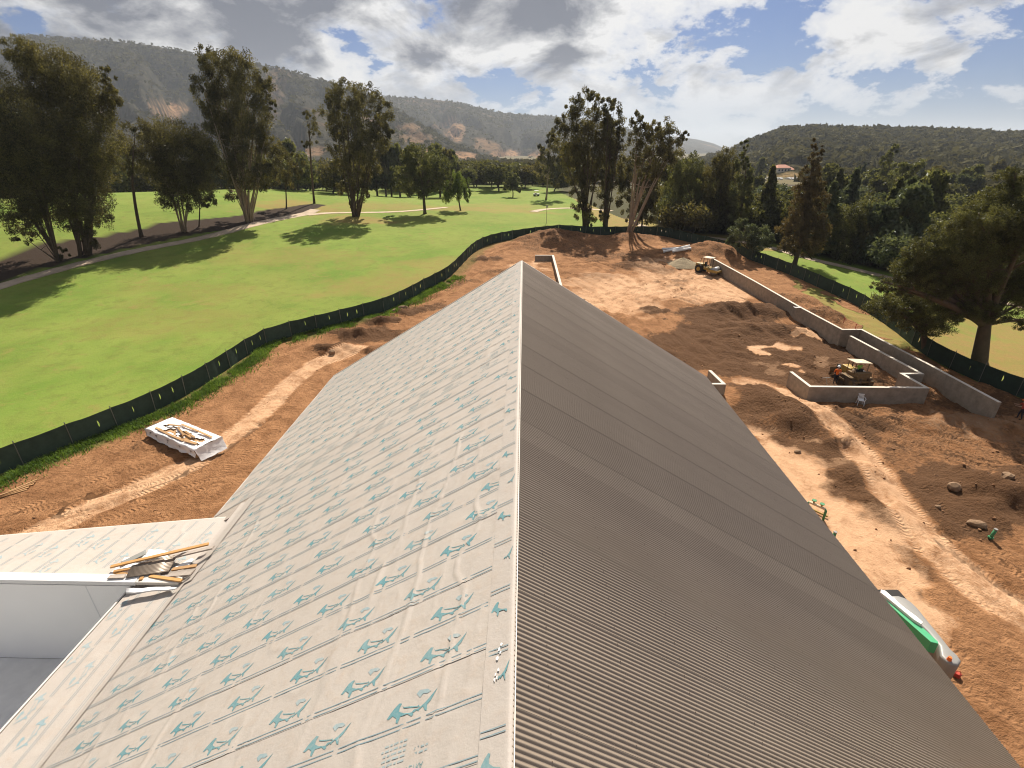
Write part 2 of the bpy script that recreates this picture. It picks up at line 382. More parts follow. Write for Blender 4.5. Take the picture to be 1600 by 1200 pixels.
# rutted tracks (photograph pixels on the ground) : points, half gauge, rut half width, depth
TRACKS = [
    ([(1165, 596), (1215, 612), (1270, 642), (1330, 694), (1375, 748), (1412, 800), (1455, 850), (1530, 915), (1640, 985)], 0.95, 0.55, 0.10),
    ([(-60, 875), (60, 830), (180, 775), (300, 722), (390, 660), (445, 605), (495, 565), (560, 545)], 0.95, 0.35, 0.10),
    ([(20, 800), (110, 765), (200, 735), (270, 720)], 0.0, 0.35, 0.07),
    ([(120, 790), (230, 768), (330, 735), (420, 665)], 0.9, 0.30, 0.08),
    ([(885, 430), (935, 455), (985, 505), (1030, 560), (1095, 620)], 0.9, 0.35, 0.12),
    ([(905, 400), (990, 440), (1010, 475), (1060, 520), (1110, 560)], 0.9, 0.3, 0.10),
    ([(1010, 395), (1060, 425), (1085, 445), (1062, 462), (1110, 480), (1150, 500)], 0.8, 0.35, 0.15),
    ([(640, 475), (700, 452), (735, 425), (760, 398), (800, 385)], 0.9, 0.4, 0.18),
    ([(1600, 700), (1500, 680), (1400, 665), (1330, 655)], 0.9, 0.3, 0.09),
    ([(1600, 735), (1480, 705), (1380, 690)], 0.0, 0.35, 0.08),
    ([(1170, 655), (1240, 668), (1310, 690)], 0.9, 0.3, 0.06),
    ([(1470, 840), (1540, 880), (1620, 930)], 0.8, 0.3, 0.10),
    ([(1290, 640), (1360, 670), (1440, 735), (1500, 800), (1600, 870)], 0.9, 0.32, 0.07),
    ([(1330, 640), (1420, 680), (1520, 715), (1640, 745)], 0.9, 0.28, 0.10),
    ([(1480, 640), (1540, 655), (1640, 690)], 0.9, 0.28, 0.10),
    ([(900, 480), (960, 500), (1000, 540), (1050, 610)], 0.9, 0.32, 0.07),
    ([(880, 415), (940, 410), (1010, 425), (1090, 470), (1180, 500)], 0.9, 0.28, 0.12),
    ([(1000, 470), (1080, 455), (1160, 470), (1240, 520)], 0.9, 0.32, 0.07),
    ([(930, 470), (1000, 450), (1080, 430)], 0.9, 0.32, 0.07),
    ([(1120, 430), (1190, 475), (1260, 530), (1300, 560)], 0.9, 0.32, 0.07),
    ([(-40, 830), (100, 800), (260, 745), (360, 690), (430, 630)], 0.9, 0.25, 0.07),
    ([(60, 860), (200, 815), (330, 770)], 0.9, 0.25, 0.06),
    ([(1450, 1010), (1530, 1060), (1620, 1120)], 0.9, 0.3, 0.05),
]
# heaps: px, py, radius along view-x, radius along y, height, darkness
HEAPS = [(1225, 640, 3.4, 2.2, 1.15, 0.8), (1262, 662, 3.0, 2.0, 1.1, 0.8), (1190, 618, 2.5, 1.6, 0.8, 0.7), (1300, 690, 2.0, 1.2, 0.6, 0.7), (1340, 742, 1.5, 1.6, 0.55, 0.9), (1375, 795, 1.2, 1.5, 0.45, 0.9),
         (1560, 775, 3.0, 1.8, 1.0, 1.0), (1510, 765, 1.6, 1.2, 0.6, 0.9), (1600, 800, 2.4, 1.5, 0.7, 0.9), (1590, 745, 2.5, 1.2, 0.5, 0.7),
         (1110, 398, 7.0, 4.5, 2.3, 0.45), (870, 372, 7.0, 5.0, 1.6, 0.55), (840, 378, 6.0, 4.0, 0.9, 0.5), (985, 374, 6.0, 4.0, 1.2, 0.5),
         (1140, 487, 4.0, 2.2, 1.1, 0.9), (1195, 490, 3.5, 2.0, 0.8, 0.9), (1165, 515, 3.0, 1.6, 0.7, 1.0), (1235, 515, 3.0, 1.5, 0.6, 0.9), (1120, 540, 2.0, 1.6, 0.5, 0.9),
         (1025, 487, 1.6, 1.0, 0.5, 0.9), (1000, 415, 5.0, 2.2, 0.7, 0.6), (935, 432, 3.5, 2.0, 0.5, 0.5), (1290, 495, 3.0, 2.0, 1.2, 0.5), (1250, 470, 2.5, 2.0, 0.8, 0.4),
         (560, 520, 3.0, 1.2, 0.9, 0.9), (600, 503, 2.5, 1.2, 0.8, 0.9), (520, 545, 2.4, 1.0, 0.8, 0.8), (640, 490, 2.2, 1.1, 0.6, 0.8), (590, 545, 2.4, 1.2, 0.5, 0.6),
         (1440, 660, 5.0, 1.0, 0.45, 0.5), (1520, 665, 5.0, 1.2, 0.45, 0.5), (1560, 610, 4.0, 1.6, 0.9, 0.5), (1385, 642, 3.5, 0.9, 0.4, 0.5),
         (230, 700, 3.0, 0.8, 0.25, 0.4), (760, 405, 3.0, 2.0, 0.6, 0.6), (780, 425, 3.0, 1.6, 0.5, 0.5)]
HEAPS_W = [(px2g(a, b).x, px2g(a, b).y, rx, ry, h, k) for a, b, rx, ry, h, k in HEAPS]
DARK = [(1180, 545, 12.0, 8.0, 1.0), (1260, 560, 8.0, 6.0, 0.9), (1130, 500, 6.0, 5.0, 0.8), (1540, 780, 7.0, 3.0, 0.8), (1240, 655, 8.0, 4.0, 0.7), (1560, 630, 9.0, 3.0, 0.6),
        (570, 525, 7.0, 2.5, 0.7), (880, 385, 10.0, 8.0, 0.45), (1350, 720, 4.0, 3.0, 0.5), (1480, 660, 10.0, 3.0, 0.35), (1040, 470, 5, 4, 0.35), (1480, 700, 9, 4, 0.45), (1420, 690, 5, 3, 0.4), (1300, 700, 2.6, 2.0, 1.0), (1345, 748, 1.7, 2.2, 0.8), (1380, 800, 1.3, 2.2, 0.7), (1415, 850, 0.9, 1.6, 0.6), (1220, 530, 10, 6, 1.0), (1150, 570, 6, 5, 0.8), (1300, 600, 6, 3, 0.7), (960, 400, 9, 4, 0.5), (900, 440, 4, 5, 0.4), (1060, 440, 3.5, 2.5, 0.7), (1000, 418, 5, 2, 0.6), (650, 480, 6, 2, 0.6), (700, 440, 4, 3, 0.5), (1590, 690, 6, 4, 0.4)]
DARK_W = [(px2g(a, b).x, px2g(a, b).y, rx, ry, k) for a, b, rx, ry, k in DARK]
PALE = [(960, 455, 9, 9, 0.8), (1100, 452, 8, 7, 0.8), (1060, 430, 8, 6, 0.7), (1215, 548, 2.0, 1.2, 1.6), (1240, 570, 1.6, 1.0, 1.2), (1260, 525, 2.0, 1.0, 1.2), (1200, 575, 1.2, 1.2, 1.0), (1310, 570, 1.5, 1.0, 1.0),
        (1290, 780, 3, 4, 0.7), (1350, 880, 4, 4, 0.7), (1030, 406, 4, 2, 0.7), (1500, 670, 6, 2, 0.5), (1225, 705, 2.5, 3, 0.9), (1310, 815, 3.2, 4, 1.0), (1380, 910, 4, 4, 0.9), (1262, 750, 3, 3.5, 0.9), (1340, 590, 1.5, 1.2, 1.2), (830, 420, 3, 5, 0.7)]
PALE_W = [(px2g(a, b).x, px2g(a, b).y, rx, ry, k) for a, b, rx, ry, k in PALE]
TRACKS_W = [(W2(p), g, w, d) for p, g, w, d in TRACKS]
FXY = [(p.x, p.y) for p in FENCE]

def ground(x, y, full=False):
    shp = np.shape(x); x = np.atleast_1d(np.asarray(x, float)).ravel(); y = np.atleast_1d(np.asarray(y, float)).ravel()
    z = macro(x, y)
    ins = in_poly(x, y, DIRT_POLY)
    near = (np.abs(x) < 120) & (y < 180) & (y > -70)
    df = np.full(x.shape, 50.0); sf = np.zeros(x.shape)
    df[near], _, sf[near] = dist_line(x[near], y[near], FXY)
    site = np.where(ins, 1.0, 0.0) * sst(0.0, 1.6, df)
    idx = np.nonzero(ins)[0]; xi, yi = x[idx], y[idx]
    h = np.zeros(xi.shape); dark = np.zeros(xi.shape); lite = np.zeros(xi.shape); td = np.full(xi.shape, 9.0); ta = np.zeros(xi.shape)
    wx, wy = xi + 1.6 * fbm(xi / 2.2, yi / 2.2, 3, 21), yi + 1.6 * fbm(xi / 2.2, yi / 2.2, 3, 31)
    for hx, hy, rx, ry, hh, k in HEAPS_W:
        q = ((wx - hx) / rx) ** 2 + ((wy - hy) / ry) ** 2; g = np.exp(-q * 1.3)
        h += hh * g; dark = np.maximum(dark, k * sst(1.6, 0.5, q))
    wx, wy = xi + 4.0 * fbm(xi / 3.0, yi / 3.0, 4, 41), yi + 4.0 * fbm(xi / 3.0, yi / 3.0, 4, 51)
    for hx, hy, rx, ry, k in DARK_W:
        dark = np.maximum(dark, k * sst(1.5, 0.4, ((wx - hx) / rx) ** 2 + ((wy - hy) / ry) ** 2))
    for hx, hy, rx, ry, k in PALE_W:
        lite = np.maximum(lite, min(k, 1) * sst(1.4, 0.3, ((wx - hx) / rx) ** 2 + ((wy - hy) / ry) ** 2))
        if k > 1.0: dark = dark * (1 - sst(1.4, 0.5, ((wx - hx) / rx) ** 2 + ((wy - hy) / ry) ** 2))
    rough = (0.20 + 0.75 * dark) * (1 - 0.65 * lite)
    tr_f = np.ones(xi.shape)
    ruts = np.zeros(xi.shape)
    for P, g, w, dep in TRACKS_W:
        d, a, sg = dist_line(xi + 0.25 * fbm(xi / 3, yi / 3, 2, 7), yi + 0.25 * fbm(xi / 3, yi / 3, 2, 8), P)
        for s in ((-1, 1) if g > 0 else (1,)):
            e = sg - s * g; ae = np.abs(e)
            ruts += 1.1 * (-dep * np.exp(-(e / w) ** 2) + 0.6 * dep * np.exp(-((ae - 1.7 * w) / (0.45 * w)) ** 2))
            m_ = (ae < td) & (d < g + w * 2.5); td = np.where(m_, ae / w, td) if False else np.where(m_, ae, td); ta = np.where(m_, a + s * 0.13, ta)
        if dep >= 0.10 and g > 0.9: lite = np.maximum(lite, 0.75 * sst(g + 1.6 * w, g * 0.8, d)); dark = dark * (1 - 0.8 * sst(g + 1.6 * w, g * 0.8, d))
        tr_f = np.minimum(tr_f, 0.35 + 0.65 * sst(g + w, g + 2.2 * w, d))
    scr = fbm((xi * 0.8 + yi * 0.6) / 0.55, (xi * -0.6 + yi * 0.8) / 4.0, 3, 101) + fbm((xi * 0.3 + yi * 0.95) / 0.6, (xi * 0.95 - yi * 0.3) / 5.0, 3, 111)
    bump = 0.16 * scr + 0.30 * fbm(xi / 2.6, yi / 2.6, 4, 61) + 0.22 * fbm(xi / 0.9, yi / 0.9, 3, 71)
    ridg = np.abs(fbm(xi / 1.6 + 0.6 * yi, yi / 5.0, 3, 81)); bump += -0.22 * (0.18 - np.minimum(ridg, 0.18)) / 0.18
    h = h + bump * rough * tr_f + ruts
    z[idx] += h * site[idx]
    if not full: return z.reshape(shp)
    zone = np.zeros((len(x), 4)); zone2 = np.zeros((len(x), 4)); trk = np.full(len(x), 9.0); tal = np.zeros(len(x))
    zone[:, 0] = np.where(ins, 1.0, 0.0); zone[idx, 1] = dark; zone[idx, 2] = lite
    trk[idx] = td; tal[idx] = ta
    zone2[:, 0] = sst(1.6 + 0.7, 0.9, df - 0.9 * fbm(x / 1.5, y / 1.5, 3, 91)) * np.where(ins, 1, 0) * np.where(y < 75, 1, 0.55) * np.where(x < 10, 1, 0.0)   # rough grass along the screen
    zone2[:, 3] = df
    return z.reshape(shp), zone, zone2, trk, tal
def gz(x, y): return float(ground(np.array([x]), np.array([y]))[0])
def on_ground(px, py):
    p = px2g(px, py, macro); p.z = gz(p.x, p.y); return p

# mulch beds, cart paths as lines on the land
BED_L = [(-140, 470), (0, 420), (90, 397), (170, 380), (260, 362), (380, 345), (440, 334), (500, 326)]
PATH_L = [(-140, 497), (0, 447), (60, 430), (130, 411), (220, 390), (320, 372), (400, 350), (440, 341), (480, 334), (494, 327)]
PATH_M = [(480, 336), (520, 332), (600, 332), (640, 330), (680, 326), (700, 324)]
PATH_F = [(833, 331), (850, 327), (880, 325), (915, 326), (960, 330)]
PATH_R = [(985, 346), (1015, 358), (1045, 364), (1080, 368), (1130, 374), (1200, 385), (1265, 405), (1320, 417), (1380, 432), (1470, 455), (1600, 480)]
BED_W, PATH_W = W2(BED_L), W2(PATH_L)
DRY_SHADE_W = [tuple(px2g(a, b)[:2]) + (rx, ry, k) for a, b, rx, ry, k in
         [(640, 440, 10, 7, 0.55), (540, 455, 6, 3, 0.4), (470, 400, 16, 6, 0.35), (560, 345, 8, 5, 0.8), (600, 322, 14, 8, 0.6), (480, 325, 12, 8, 0.85), (760, 328, 22, 5, 0.7),
          (690, 420, 6, 6, 0.5), (780, 322, 10, 14, 0.5), (1310, 480, 6, 5, 0.9), (1370, 500, 7, 4, 0.9), (1400, 525, 6, 3, 0.9), (1290, 455, 5, 3, 0.7), (1250, 440, 4, 2, 0.6),
          (1560, 555, 9, 5, 1.0), (1500, 535, 8, 4, 1.0), (1590, 520, 8, 8, 0.9), (1540, 500, 8, 8, 0.6), (1075, 372, 14, 6, 0.9), (1010, 362, 8, 5, 0.8), (300, 450, 10, 5, 0.3), (250, 500, 12, 5, 0.3)]]  # dry grass; the patches round the oak also paint in its shade
def axis(lo, hi, step, far, g=1.06):
    a = list(np.arange(lo, hi + step / 2, step)); s = step; q = a[-1]
    while q < far: s *= g; q += s; a.append(q)
    s = step; q = a[0]; b = []
    while q > -far: s *= g; q -= s; b.append(q)
    return np.array(b[::-1] + a)
gx = axis(-46, 60, 0.26, 6000); gy = axis(8, 126, 0.28, 6000)
gy = gy[gy > -400]
GX, GY = np.meshgrid(gx, gy, indexing='ij')
GZ, zone, zone2, trk, tal = ground(GX, GY, True)
fx_, fy_ = GX.ravel(), GY.ravel()
sel = np.nonzero((np.hypot(fx_, fy_) < 330))[0]
bd, _, _ = dist_line(fx_[sel], fy_[sel], BED_W)
pd, _, psg = dist_line(fx_[sel], fy_[sel], PATH_W)
bw = 5.5 + 2.0 * fbm(fx_[sel] / 9, fy_[sel] / 9, 3, 14)
zone2[sel, 1] = sst(bw, bw - 0.4, bd) * np.where(psg > 0.6, 1, 0) * sst(10, -6, fx_[sel] + 40)
wx, wy = fx_[sel] + 7 * fbm(fx_[sel] / 5, fy_[sel] / 5, 4, 15), fy_[sel] + 7 * fbm(fx_[sel] / 5, fy_[sel] / 5, 4, 16)
for hx, hy, rx, ry, k in DRY_SHADE_W:
    zone2[sel, 2] = np.maximum(zone2[sel, 2], k * sst(1.6, 0.2, ((wx - hx) / rx) ** 2 + ((wy - hy) / ry) ** 2))
PR_W = W2(PATH_R); s3 = np.nonzero((np.abs(fx_) < 330) & (fy_ > -50) & (fy_ < 330) & (fx_ > 8))[0]
dr, _, sr = dist_line(fx_[s3], fy_[s3], PR_W)
zone2[s3, 1] = np.maximum(zone2[s3, 1], 0.85 * sst(3.0, 7.0, sr + 2.5 * fbm(fx_[s3] / 6, fy_[s3] / 6, 3, 19)) * sst(14, 24, fx_[s3]))
s4 = s3[(fx_[s3] > 22) & (fx_[s3] < 50) & (fy_[s3] > 95) & (sr < 8) ]
zone2[s4, 2] = np.maximum(zone2[s4, 2], 0.95)
grassy = in_poly(fx_, fy_, DIRT_POLY) & (fx_ > 41) & (zone2[:, 2] > 0.35)
zone[grassy, 0] *= 1 - np.clip((zone2[grassy, 2] - 0.35) * 2.2, 0, 0.9)

def ground_mat():
    m = bpy.data.materials.new('ground'); m.use_nodes = True; t = m.node_tree; b = t.nodes['Principled BSDF']
    g = N(t, 'ShaderNodeNewGeometry'); P = g.outputs['Position']
    a1 = N(t, 'ShaderNodeAttribute', attribute_name='zone'); a2 = N(t, 'ShaderNodeAttribute', attribute_name='zone2')
    s1 = N(t, 'ShaderNodeSeparateColor'); L(t, a1.outputs['Color'], s1.inputs[0]); s2 = N(t, 'ShaderNodeSeparateColor'); L(t, a2.outputs['Color'], s2.inputs[0])
    nb, nm, ns, nf = noise(t, P, 0.12, 6, 0.6), noise(t, P, 0.7, 7, 0.62, 0.5), noise(t, P, 4.0, 6, 0.65), noise(t, P, 18.0, 4, 0.6)
    # soil
    soil = mix_c(t, ramp(t, nm, (0.35, 0.0), (0.68, 1.0)), (0.235, 0.112, 0.050), (0.43, 0.222, 0.107))
    soil = mix_c(t, ramp(t, ns, (0.52, 0.0), (0.72, 0.75)), soil, (0.15, 0.075, 0.038))
    def ragged(v, gain):
        q = math_n(t, 'ADD', v, math_n(t, 'MULTIPLY', math_n(t, 'SUBTRACT', math_n(t, 'ADD', nm, ns), 1.0), 0.9))
        return math_n(t, 'MULTIPLY', math_n(t, 'SUBTRACT', q, 0.34), gain, True)
    dk = math_n(t, 'MULTIPLY', ragged(s1.outputs[1], 3.5), 0.92)
    soil = mix_c(t, dk, soil, mix_c(t, ns, (0.070, 0.037, 0.019), (0.135, 0.070, 0.036)))
    lt = math_n(t, 'MULTIPLY', ragged(s1.outputs[2], 2.2), ramp(t, math_n(t, 'ADD', math_n(t, 'MULTIPLY', nm, 0.6), math_n(t, 'MULTIPLY', ns, 0.5)), (0.35, 0.35), (0.62, 1.0)))
    lt = math_n(t, 'MULTIPLY', lt, math_n(t, 'SUBTRACT', 1.0, math_n(t, 'MULTIPLY', s1.outputs[1], 0.75)))
    soil = mix_c(t, lt, soil, mix_c(t, nb, (0.52, 0.305, 0.17), (0.55, 0.36, 0.23)))
    # turf
    turf = mix_c(t, ramp(t, nb, (0.36, 0.0), (0.66, 1.0)), (0.102, 0.192, 0.019), (0.195, 0.262, 0.044))
    turf = mix_c(t, math_n(t, 'MULTIPLY', ramp(t, noise(t, P, 0.05, 5, 0.6, 0.6), (0.42, 0.0), (0.64, 1.0)), 0.55), turf, (0.235, 0.23, 0.055))
    turf = mix_c(t, ramp(t, nm, (0.50, 0.0), (0.68, 0.6)), turf, (0.115, 0.128, 0.024))
    turf = mix_c(t, ramp(t, noise(t, P, 0.30, 8, 0.7, 1.2), (0.56, 0.0), (0.66, 0.65)), turf, (0.235, 0.185, 0.055))
    turf = mix_c(t, ramp(t, noise(t, P, 0.22, 8, 0.7, 0.8), (0.55, 0.0), (0.68, 0.5)), turf, (0.085, 0.15, 0.016))
    turf = mix_c(t, math_n(t, 'MULTIPLY', ns, 0.45), turf, (0.085, 0.125, 0.02))
    turf = mix_c(t, ramp(t, nf, (0.42, 0.0), (0.62, 0.35)), turf, (0.24, 0.26, 0.08))
    dry_shade = math_n(t, 'MULTIPLY', s2.outputs[2], ramp(t, nm, (0.3, 0.5), (0.6, 1.0)))
    turf = mix_c(t, dry_shade, turf, mix_c(t, ns, (0.20, 0.125, 0.05), (0.30, 0.215, 0.07)))
    far = ramp(t, math_n(t, 'DIVIDE', N_len(t, P), 1000.0), (0.24, 0.0), (0.34, 1.0))
    turf = mix_c(t, far, turf, mix_c(t, noise(t, P, 0.02, 8, 0.65), (0.05, 0.05, 0.022), (0.17, 0.13, 0.06)))
    turf = mix_c(t, s2.outputs[1], turf, mix_c(t, ns, (0.020, 0.013, 0.009), (0.050, 0.032, 0.021)))
    soil = mix_c(t, math_n(t, 'MULTIPLY', s2.outputs[0], 0.85), soil, mix_c(t, ns, (0.06, 0.085, 0.018), (0.13, 0.15, 0.035)))
    edge = math_n(t, 'ADD', s1.outputs[0], math_n(t, 'MULTIPLY', math_n(t, 'SUBTRACT', ns, 0.5), 0.5))
    dm = ramp(t, edge, (0.40, 0.0), (0.58, 1.0))
    col = mix_c(t, dm, turf, soil); L(t, col, b.inputs['Base Color'])
    b.inputs['Roughness'].default_value = 0.95; b.inputs['Specular IOR Level'].default_value = 0.12
    # relief : clods, and the tread bars in the ruts
    tk = N(t, 'ShaderNodeAttribute', attribute_name='track_across'); tl = N(t, 'ShaderNodeAttribute', attribute_name='track_along')
    inr = ramp(t, tk.outputs['Fac'], (0.20, 1.0), (0.32, 0.0))
    wv = math_n(t, 'SINE', math_n(t, 'MULTIPLY', math_n(t, 'ADD', tl.outputs['Fac'], math_n(t, 'MULTIPLY', tk.outputs['Fac'], 0.6)), 2 * math.pi / 0.26))
    tread = math_n(t, 'MULTIPLY', math_n(t, 'MULTIPLY', inr, wv), ramp(t, nm, (0.42, 0.0), (0.58, 1.0)))
    hgt = math_n(t, 'ADD', math_n(t, 'MULTIPLY', ns, 0.30), math_n(t, 'MULTIPLY', nf, 0.10))
    hgt = math_n(t, 'ADD', hgt, math_n(t, 'MULTIPLY', tread, 0.045))
    hgt = math_n(t, 'MULTIPLY', hgt, math_n(t, 'ADD', math_n(t, 'MULTIPLY', dm, 0.85), 0.15))
    calm = math_n(t, 'SUBTRACT', 1.0, math_n(t, 'MULTIPLY', lt, 0.55)); hgt = math_n(t, 'MULTIPLY', hgt, calm)
    bn = N(t, 'ShaderNodeBump'); bn.inputs['Distance'].default_value = 0.95; L(t, hgt, bn.inputs['Height']); L(t, bn.outputs[0], b.inputs['Normal'])
    return m
def N_len(t, P):
    n = t.nodes.new('ShaderNodeVectorMath'); n.operation = 'LENGTH'; t.links.new(P, n.inputs[0]); return n.outputs['Value']
M['ground'] = ground_mat()
gme = np_mesh('ground', np.stack([fx_, fy_, GZ.ravel()], 1), grid_faces(len(gx), len(gy)),
              {'zone': ('FLOAT_COLOR', zone), 'zone2': ('FLOAT_COLOR', zone2), 'track_across': ('FLOAT', trk), 'track_along': ('FLOAT', tal)})
tag(link('ground', gme, M['ground'], smooth=True), kind='structure')

def ribbon(name, pts, w, m, lift=0.03):
    P = resample(smooth_poly([Vector((a, b, 0)) for a, b in pts], 2), 1.0); V = []; n = 4
    for i, p in enumerate(P):
        t = (P[min(i + 1, len(P) - 1)] - P[max(i - 1, 0)]).normalized(); s = Vector((-t.y, t.x, 0))
        ww = w * (1 + 0.06 * math.sin(i * 1.7))
        for k in range(n): q = p + s * ww * (k / (n - 1) - 0.5); V.append((q.x, q.y, 0))
    V = np.array(V); V[:, 2] = ground(V[:, 0], V[:, 1]) + lift
    idx = grid_faces(len(P), n)
    # a kerb-like skirt so that the slab is not paper thin
    E = []; base = len(V); low = V.copy(); low[:, 2] -= 0.12
    for i in range(len(P) - 1):
        for k in (0, n - 1): E.append((i * n + k, (i + 1) * n + k, base + (i + 1) * n + k, base + i * n + k))
    me = np_mesh(name, np.vstack([V, low]), np.vstack([idx, np.array(E)]))
    return tag(link(name, me, m), kind='structure')
ribbon('cart_path', PATH_W, 2.6, M['path'], 0.03)
ribbon('cart_path', W2(PATH_M), 1.5, M['path'], 0.06)
ribbon('cart_path', W2(PATH_F), 2.2, M['path'], 0.06)
ribbon('cart_path', W2(PATH_R), 2.2, M['path'], 0.06)

# ---------------------------------------------------------------- mountains and hills
def hill_mat(name, dark, mid, tan, tan_amt, sc):
    m = bpy.data.materials.new(name); m.use_nodes = True; t = m.node_tree; b = t.nodes['Principled BSDF']
    P = N(t, 'ShaderNodeNewGeometry').outputs['Position']
    a, c, d = noise(t, P, 0.0022 * sc, 8, 0.6, 0.8), noise(t, P, 0.02 * sc, 7, 0.7), noise(t, P, 0.07 * sc, 4, 0.7)
    col = mix_c(t, ramp(t, math_n(t, 'ADD', math_n(t, 'MULTIPLY', c, 0.5), math_n(t, 'MULTIPLY', d, 0.5)), (0.42, 0.0), (0.62, 1.0)), dark, mid)
    at = N(t, 'ShaderNodeAttribute', attribute_name='tan')
    f = math_n(t, 'ADD', math_n(t, 'MULTIPLY', ramp(t, a, (tan_amt, 0.0), (tan_amt + 0.10, 1.0)), 0.5), at.outputs['Fac'], True)
    f = math_n(t, 'MULTIPLY', f, ramp(t, d, (0.47, 1.0), (0.60, 0.15)))
    col = mix_c(t, f, col, tan); L(t, col, b.inputs['Base Color']); b.inputs['Roughness'].default_value = 1.0; b.inputs['Specular IOR Level'].default_value = 0.0
    bn = N(t, 'ShaderNodeBump'); bn.inputs['Distance'].default_value = 14.0 / sc
    L(t, math_n(t, 'ADD', c, math_n(t, 'MULTIPLY', d, 0.6)), bn.inputs['Height']); L(t, bn.outputs[0], b.inputs['Normal']); return m
RIDGES = {}
def hill(name, prof, foot, m, seed, spur, tans=(), base=-8.0, nseg=240, nac=90, back=0.35, rough=0.05):
    """prof: (px, py, forward distance) along the skyline; foot: fraction of that distance where the slope meets the plain"""
    xs = np.array([p[0] for p in prof], float); t = np.linspace(xs[0], xs[-1], nseg)
    ys = np.interp(t, xs, [p[1] for p in prof]); ds = np.interp(t, xs, [p[2] for p in prof])
    rp = np.array([at_y(a, b, d)[:] for a, b, d in zip(t, ys, ds)])
    s = np.concatenate([np.linspace(-back, 0, 16)[:-1], np.linspace(0, 1, nac)])
    TT, SS = np.meshgrid(np.arange(nseg), s, indexing='ij')
    k = 1 - SS * (1 - foot)
    X = rp[:, 0][:, None] * k; Y = rp[:, 1][:, None] * k; zr = rp[:, 2][:, None]
    D = np.hypot(rp[:, 0], rp[:, 1])[:, None]; lat = (np.arctan2(X, Y) * D)
    q = np.clip(SS, 0, 1)
    sp = np.abs(fbm(lat / (D * 0.085) + 0.8 * fbm(lat / (D * 0.2), q * 3, 3, seed + 9), q * 1.3 + 5, 4, seed))
    sp2 = fbm(lat / (D * 0.03), q * 6, 4, seed + 3)
    fall = (1 - q) ** 1.15
    z = base + (zr - base) * fall
    amp = (zr - base) * np.sin(np.pi * np.clip(q, 0, 1)) ** 0.8
    z = z - spur * amp * (1 - np.minimum(sp * 4, 1)) + rough * amp * sp2
    z = z + (zr - base) * rough * 0.18 * fbm(lat / (D * 0.012), q * 9, 3, seed + 5) * np.exp(-(q / 0.08) ** 2)
    z = np.where(SS < 0, base + (zr - base) * (1 - np.abs(SS) / back) ** 1.2, z)
    tan = np.zeros(z.shape)
    rr = np.stack([X, Y, z - CAM_Z], -1)
    zc = rr[..., 1] * cP - rr[..., 2] * sP; px = 800 + F_PX * rr[..., 0] / zc; py = 600 - F_PX * (rr[..., 1] * sP + rr[..., 2] * cP) / zc
    wob = 14 * fbm(px / 16, py / 12, 4, seed + 7)
    for a, b, ra, rb, kk in tans:
        tan = np.maximum(tan, kk * sst(1.5, 0.5, ((px + wob - a) / ra) ** 2 + ((py + 0.5 * wob - b) / rb) ** 2))
    V = np.stack([X, Y, z], -1).reshape(-1, 3)
    me = np_mesh(name, V, grid_faces(nseg, len(s)), {'tan': ('FLOAT', tan.ravel())})
    RIDGES[name + str(seed)] = (X, Y, z, SS, tan)
    return tag(link(name, me, m, smooth=True), kind='structure')
M['scrub'] = hill_mat('scrub_hill', (0.034, 0.033, 0.026), (0.080, 0.072, 0.052), (0.36, 0.22, 0.13), 0.60, 1.0)
M['wooded'] = hill_mat('wooded_hill', (0.028, 0.026, 0.014), (0.085, 0.072, 0.040), (0.30, 0.21, 0.11), 0.66, 2.0)
hill('mountain_ridge', [(-420, 120, 1900), (-150, 78, 1900), (0, 62, 1900), (40, 56, 1900), (100, 60, 1900), (180, 65, 1900), (250, 73, 1900), (300, 84, 1900), (350, 95, 1880), (400, 101, 1860),
      (450, 110, 1840), (500, 125, 1820), (560, 145, 1780), (610, 168, 1720), (650, 192, 1650), (700, 222, 1560), (760, 246, 1460), (830, 264, 1380), (900, 272, 1300)], 0.42, M['scrub'], 3, 0.42,
     [(265, 172, 30, 11, 1.0), (330, 200, 30, 12, 0.4), (700, 243, 50, 7, 0.9), (650, 215, 30, 8, 0.45), (490, 235, 25, 8, 0.5), (640, 200, 20, 6, 0.5), (160, 180, 30, 14, 0.4)])
hill('mountain_ridge', [(350, 190, 3000), (480, 165, 3000), (560, 152, 3000), (600, 151, 3000), (650, 153, 3000), (700, 158, 3050), (740, 166, 3100), (780, 176, 3150), (830, 180, 3200), (870, 182, 3250), (930, 190, 3300), (1000, 205, 3300), (1060, 232, 3300)],
     0.5, M['scrub'], 13, 0.45, [(710, 205, 14, 16, 0.9), (790, 242, 26, 8, 1.0), (765, 250, 12, 5, 0.8), (840, 245, 14, 6, 0.8), (690, 196, 20, 6, 0.5), (760, 228, 20, 8, 0.5)])
hill('distant_hills', [(900, 240, 5600), (1000, 222, 5600), (1055, 213, 5600), (1090, 218, 5600), (1115, 224, 5600), (1135, 233, 5600), (1170, 216, 7500), (1200, 212, 7500), (1260, 214, 7500), (1340, 212, 7000), (1440, 208, 6500), (1500, 204, 6500), (1560, 207, 6500), (1650, 212, 6500), (1900, 230, 6500)],
     0.6, M['scrub'], 23, 0.2)
hill('wooded_hill', [(940, 262, 1350), (1080, 256, 1300), (1120, 244, 1250), (1160, 233, 1150), (1180, 222, 1100), (1205, 212, 1050), (1225, 205, 1000), (1260, 203, 1000), (1290, 203, 1000), (1400, 205, 980), (1500, 209, 950), (1600, 214, 920), (1700, 216, 900), (1900, 225, 850)],
     0.36, M['wooded'], 33, 0.16, [(1375, 302, 26, 5, 1.0), (1320, 296, 40, 5, 0.7), (1440, 292, 25, 4, 0.6), (1500, 296, 40, 7, 0.6), (1230, 276, 30, 6, 0.8), (1560, 212, 20, 3, 0.7), (1300, 277, 25, 4, 0.6)], base=-4.0, rough=0.09)

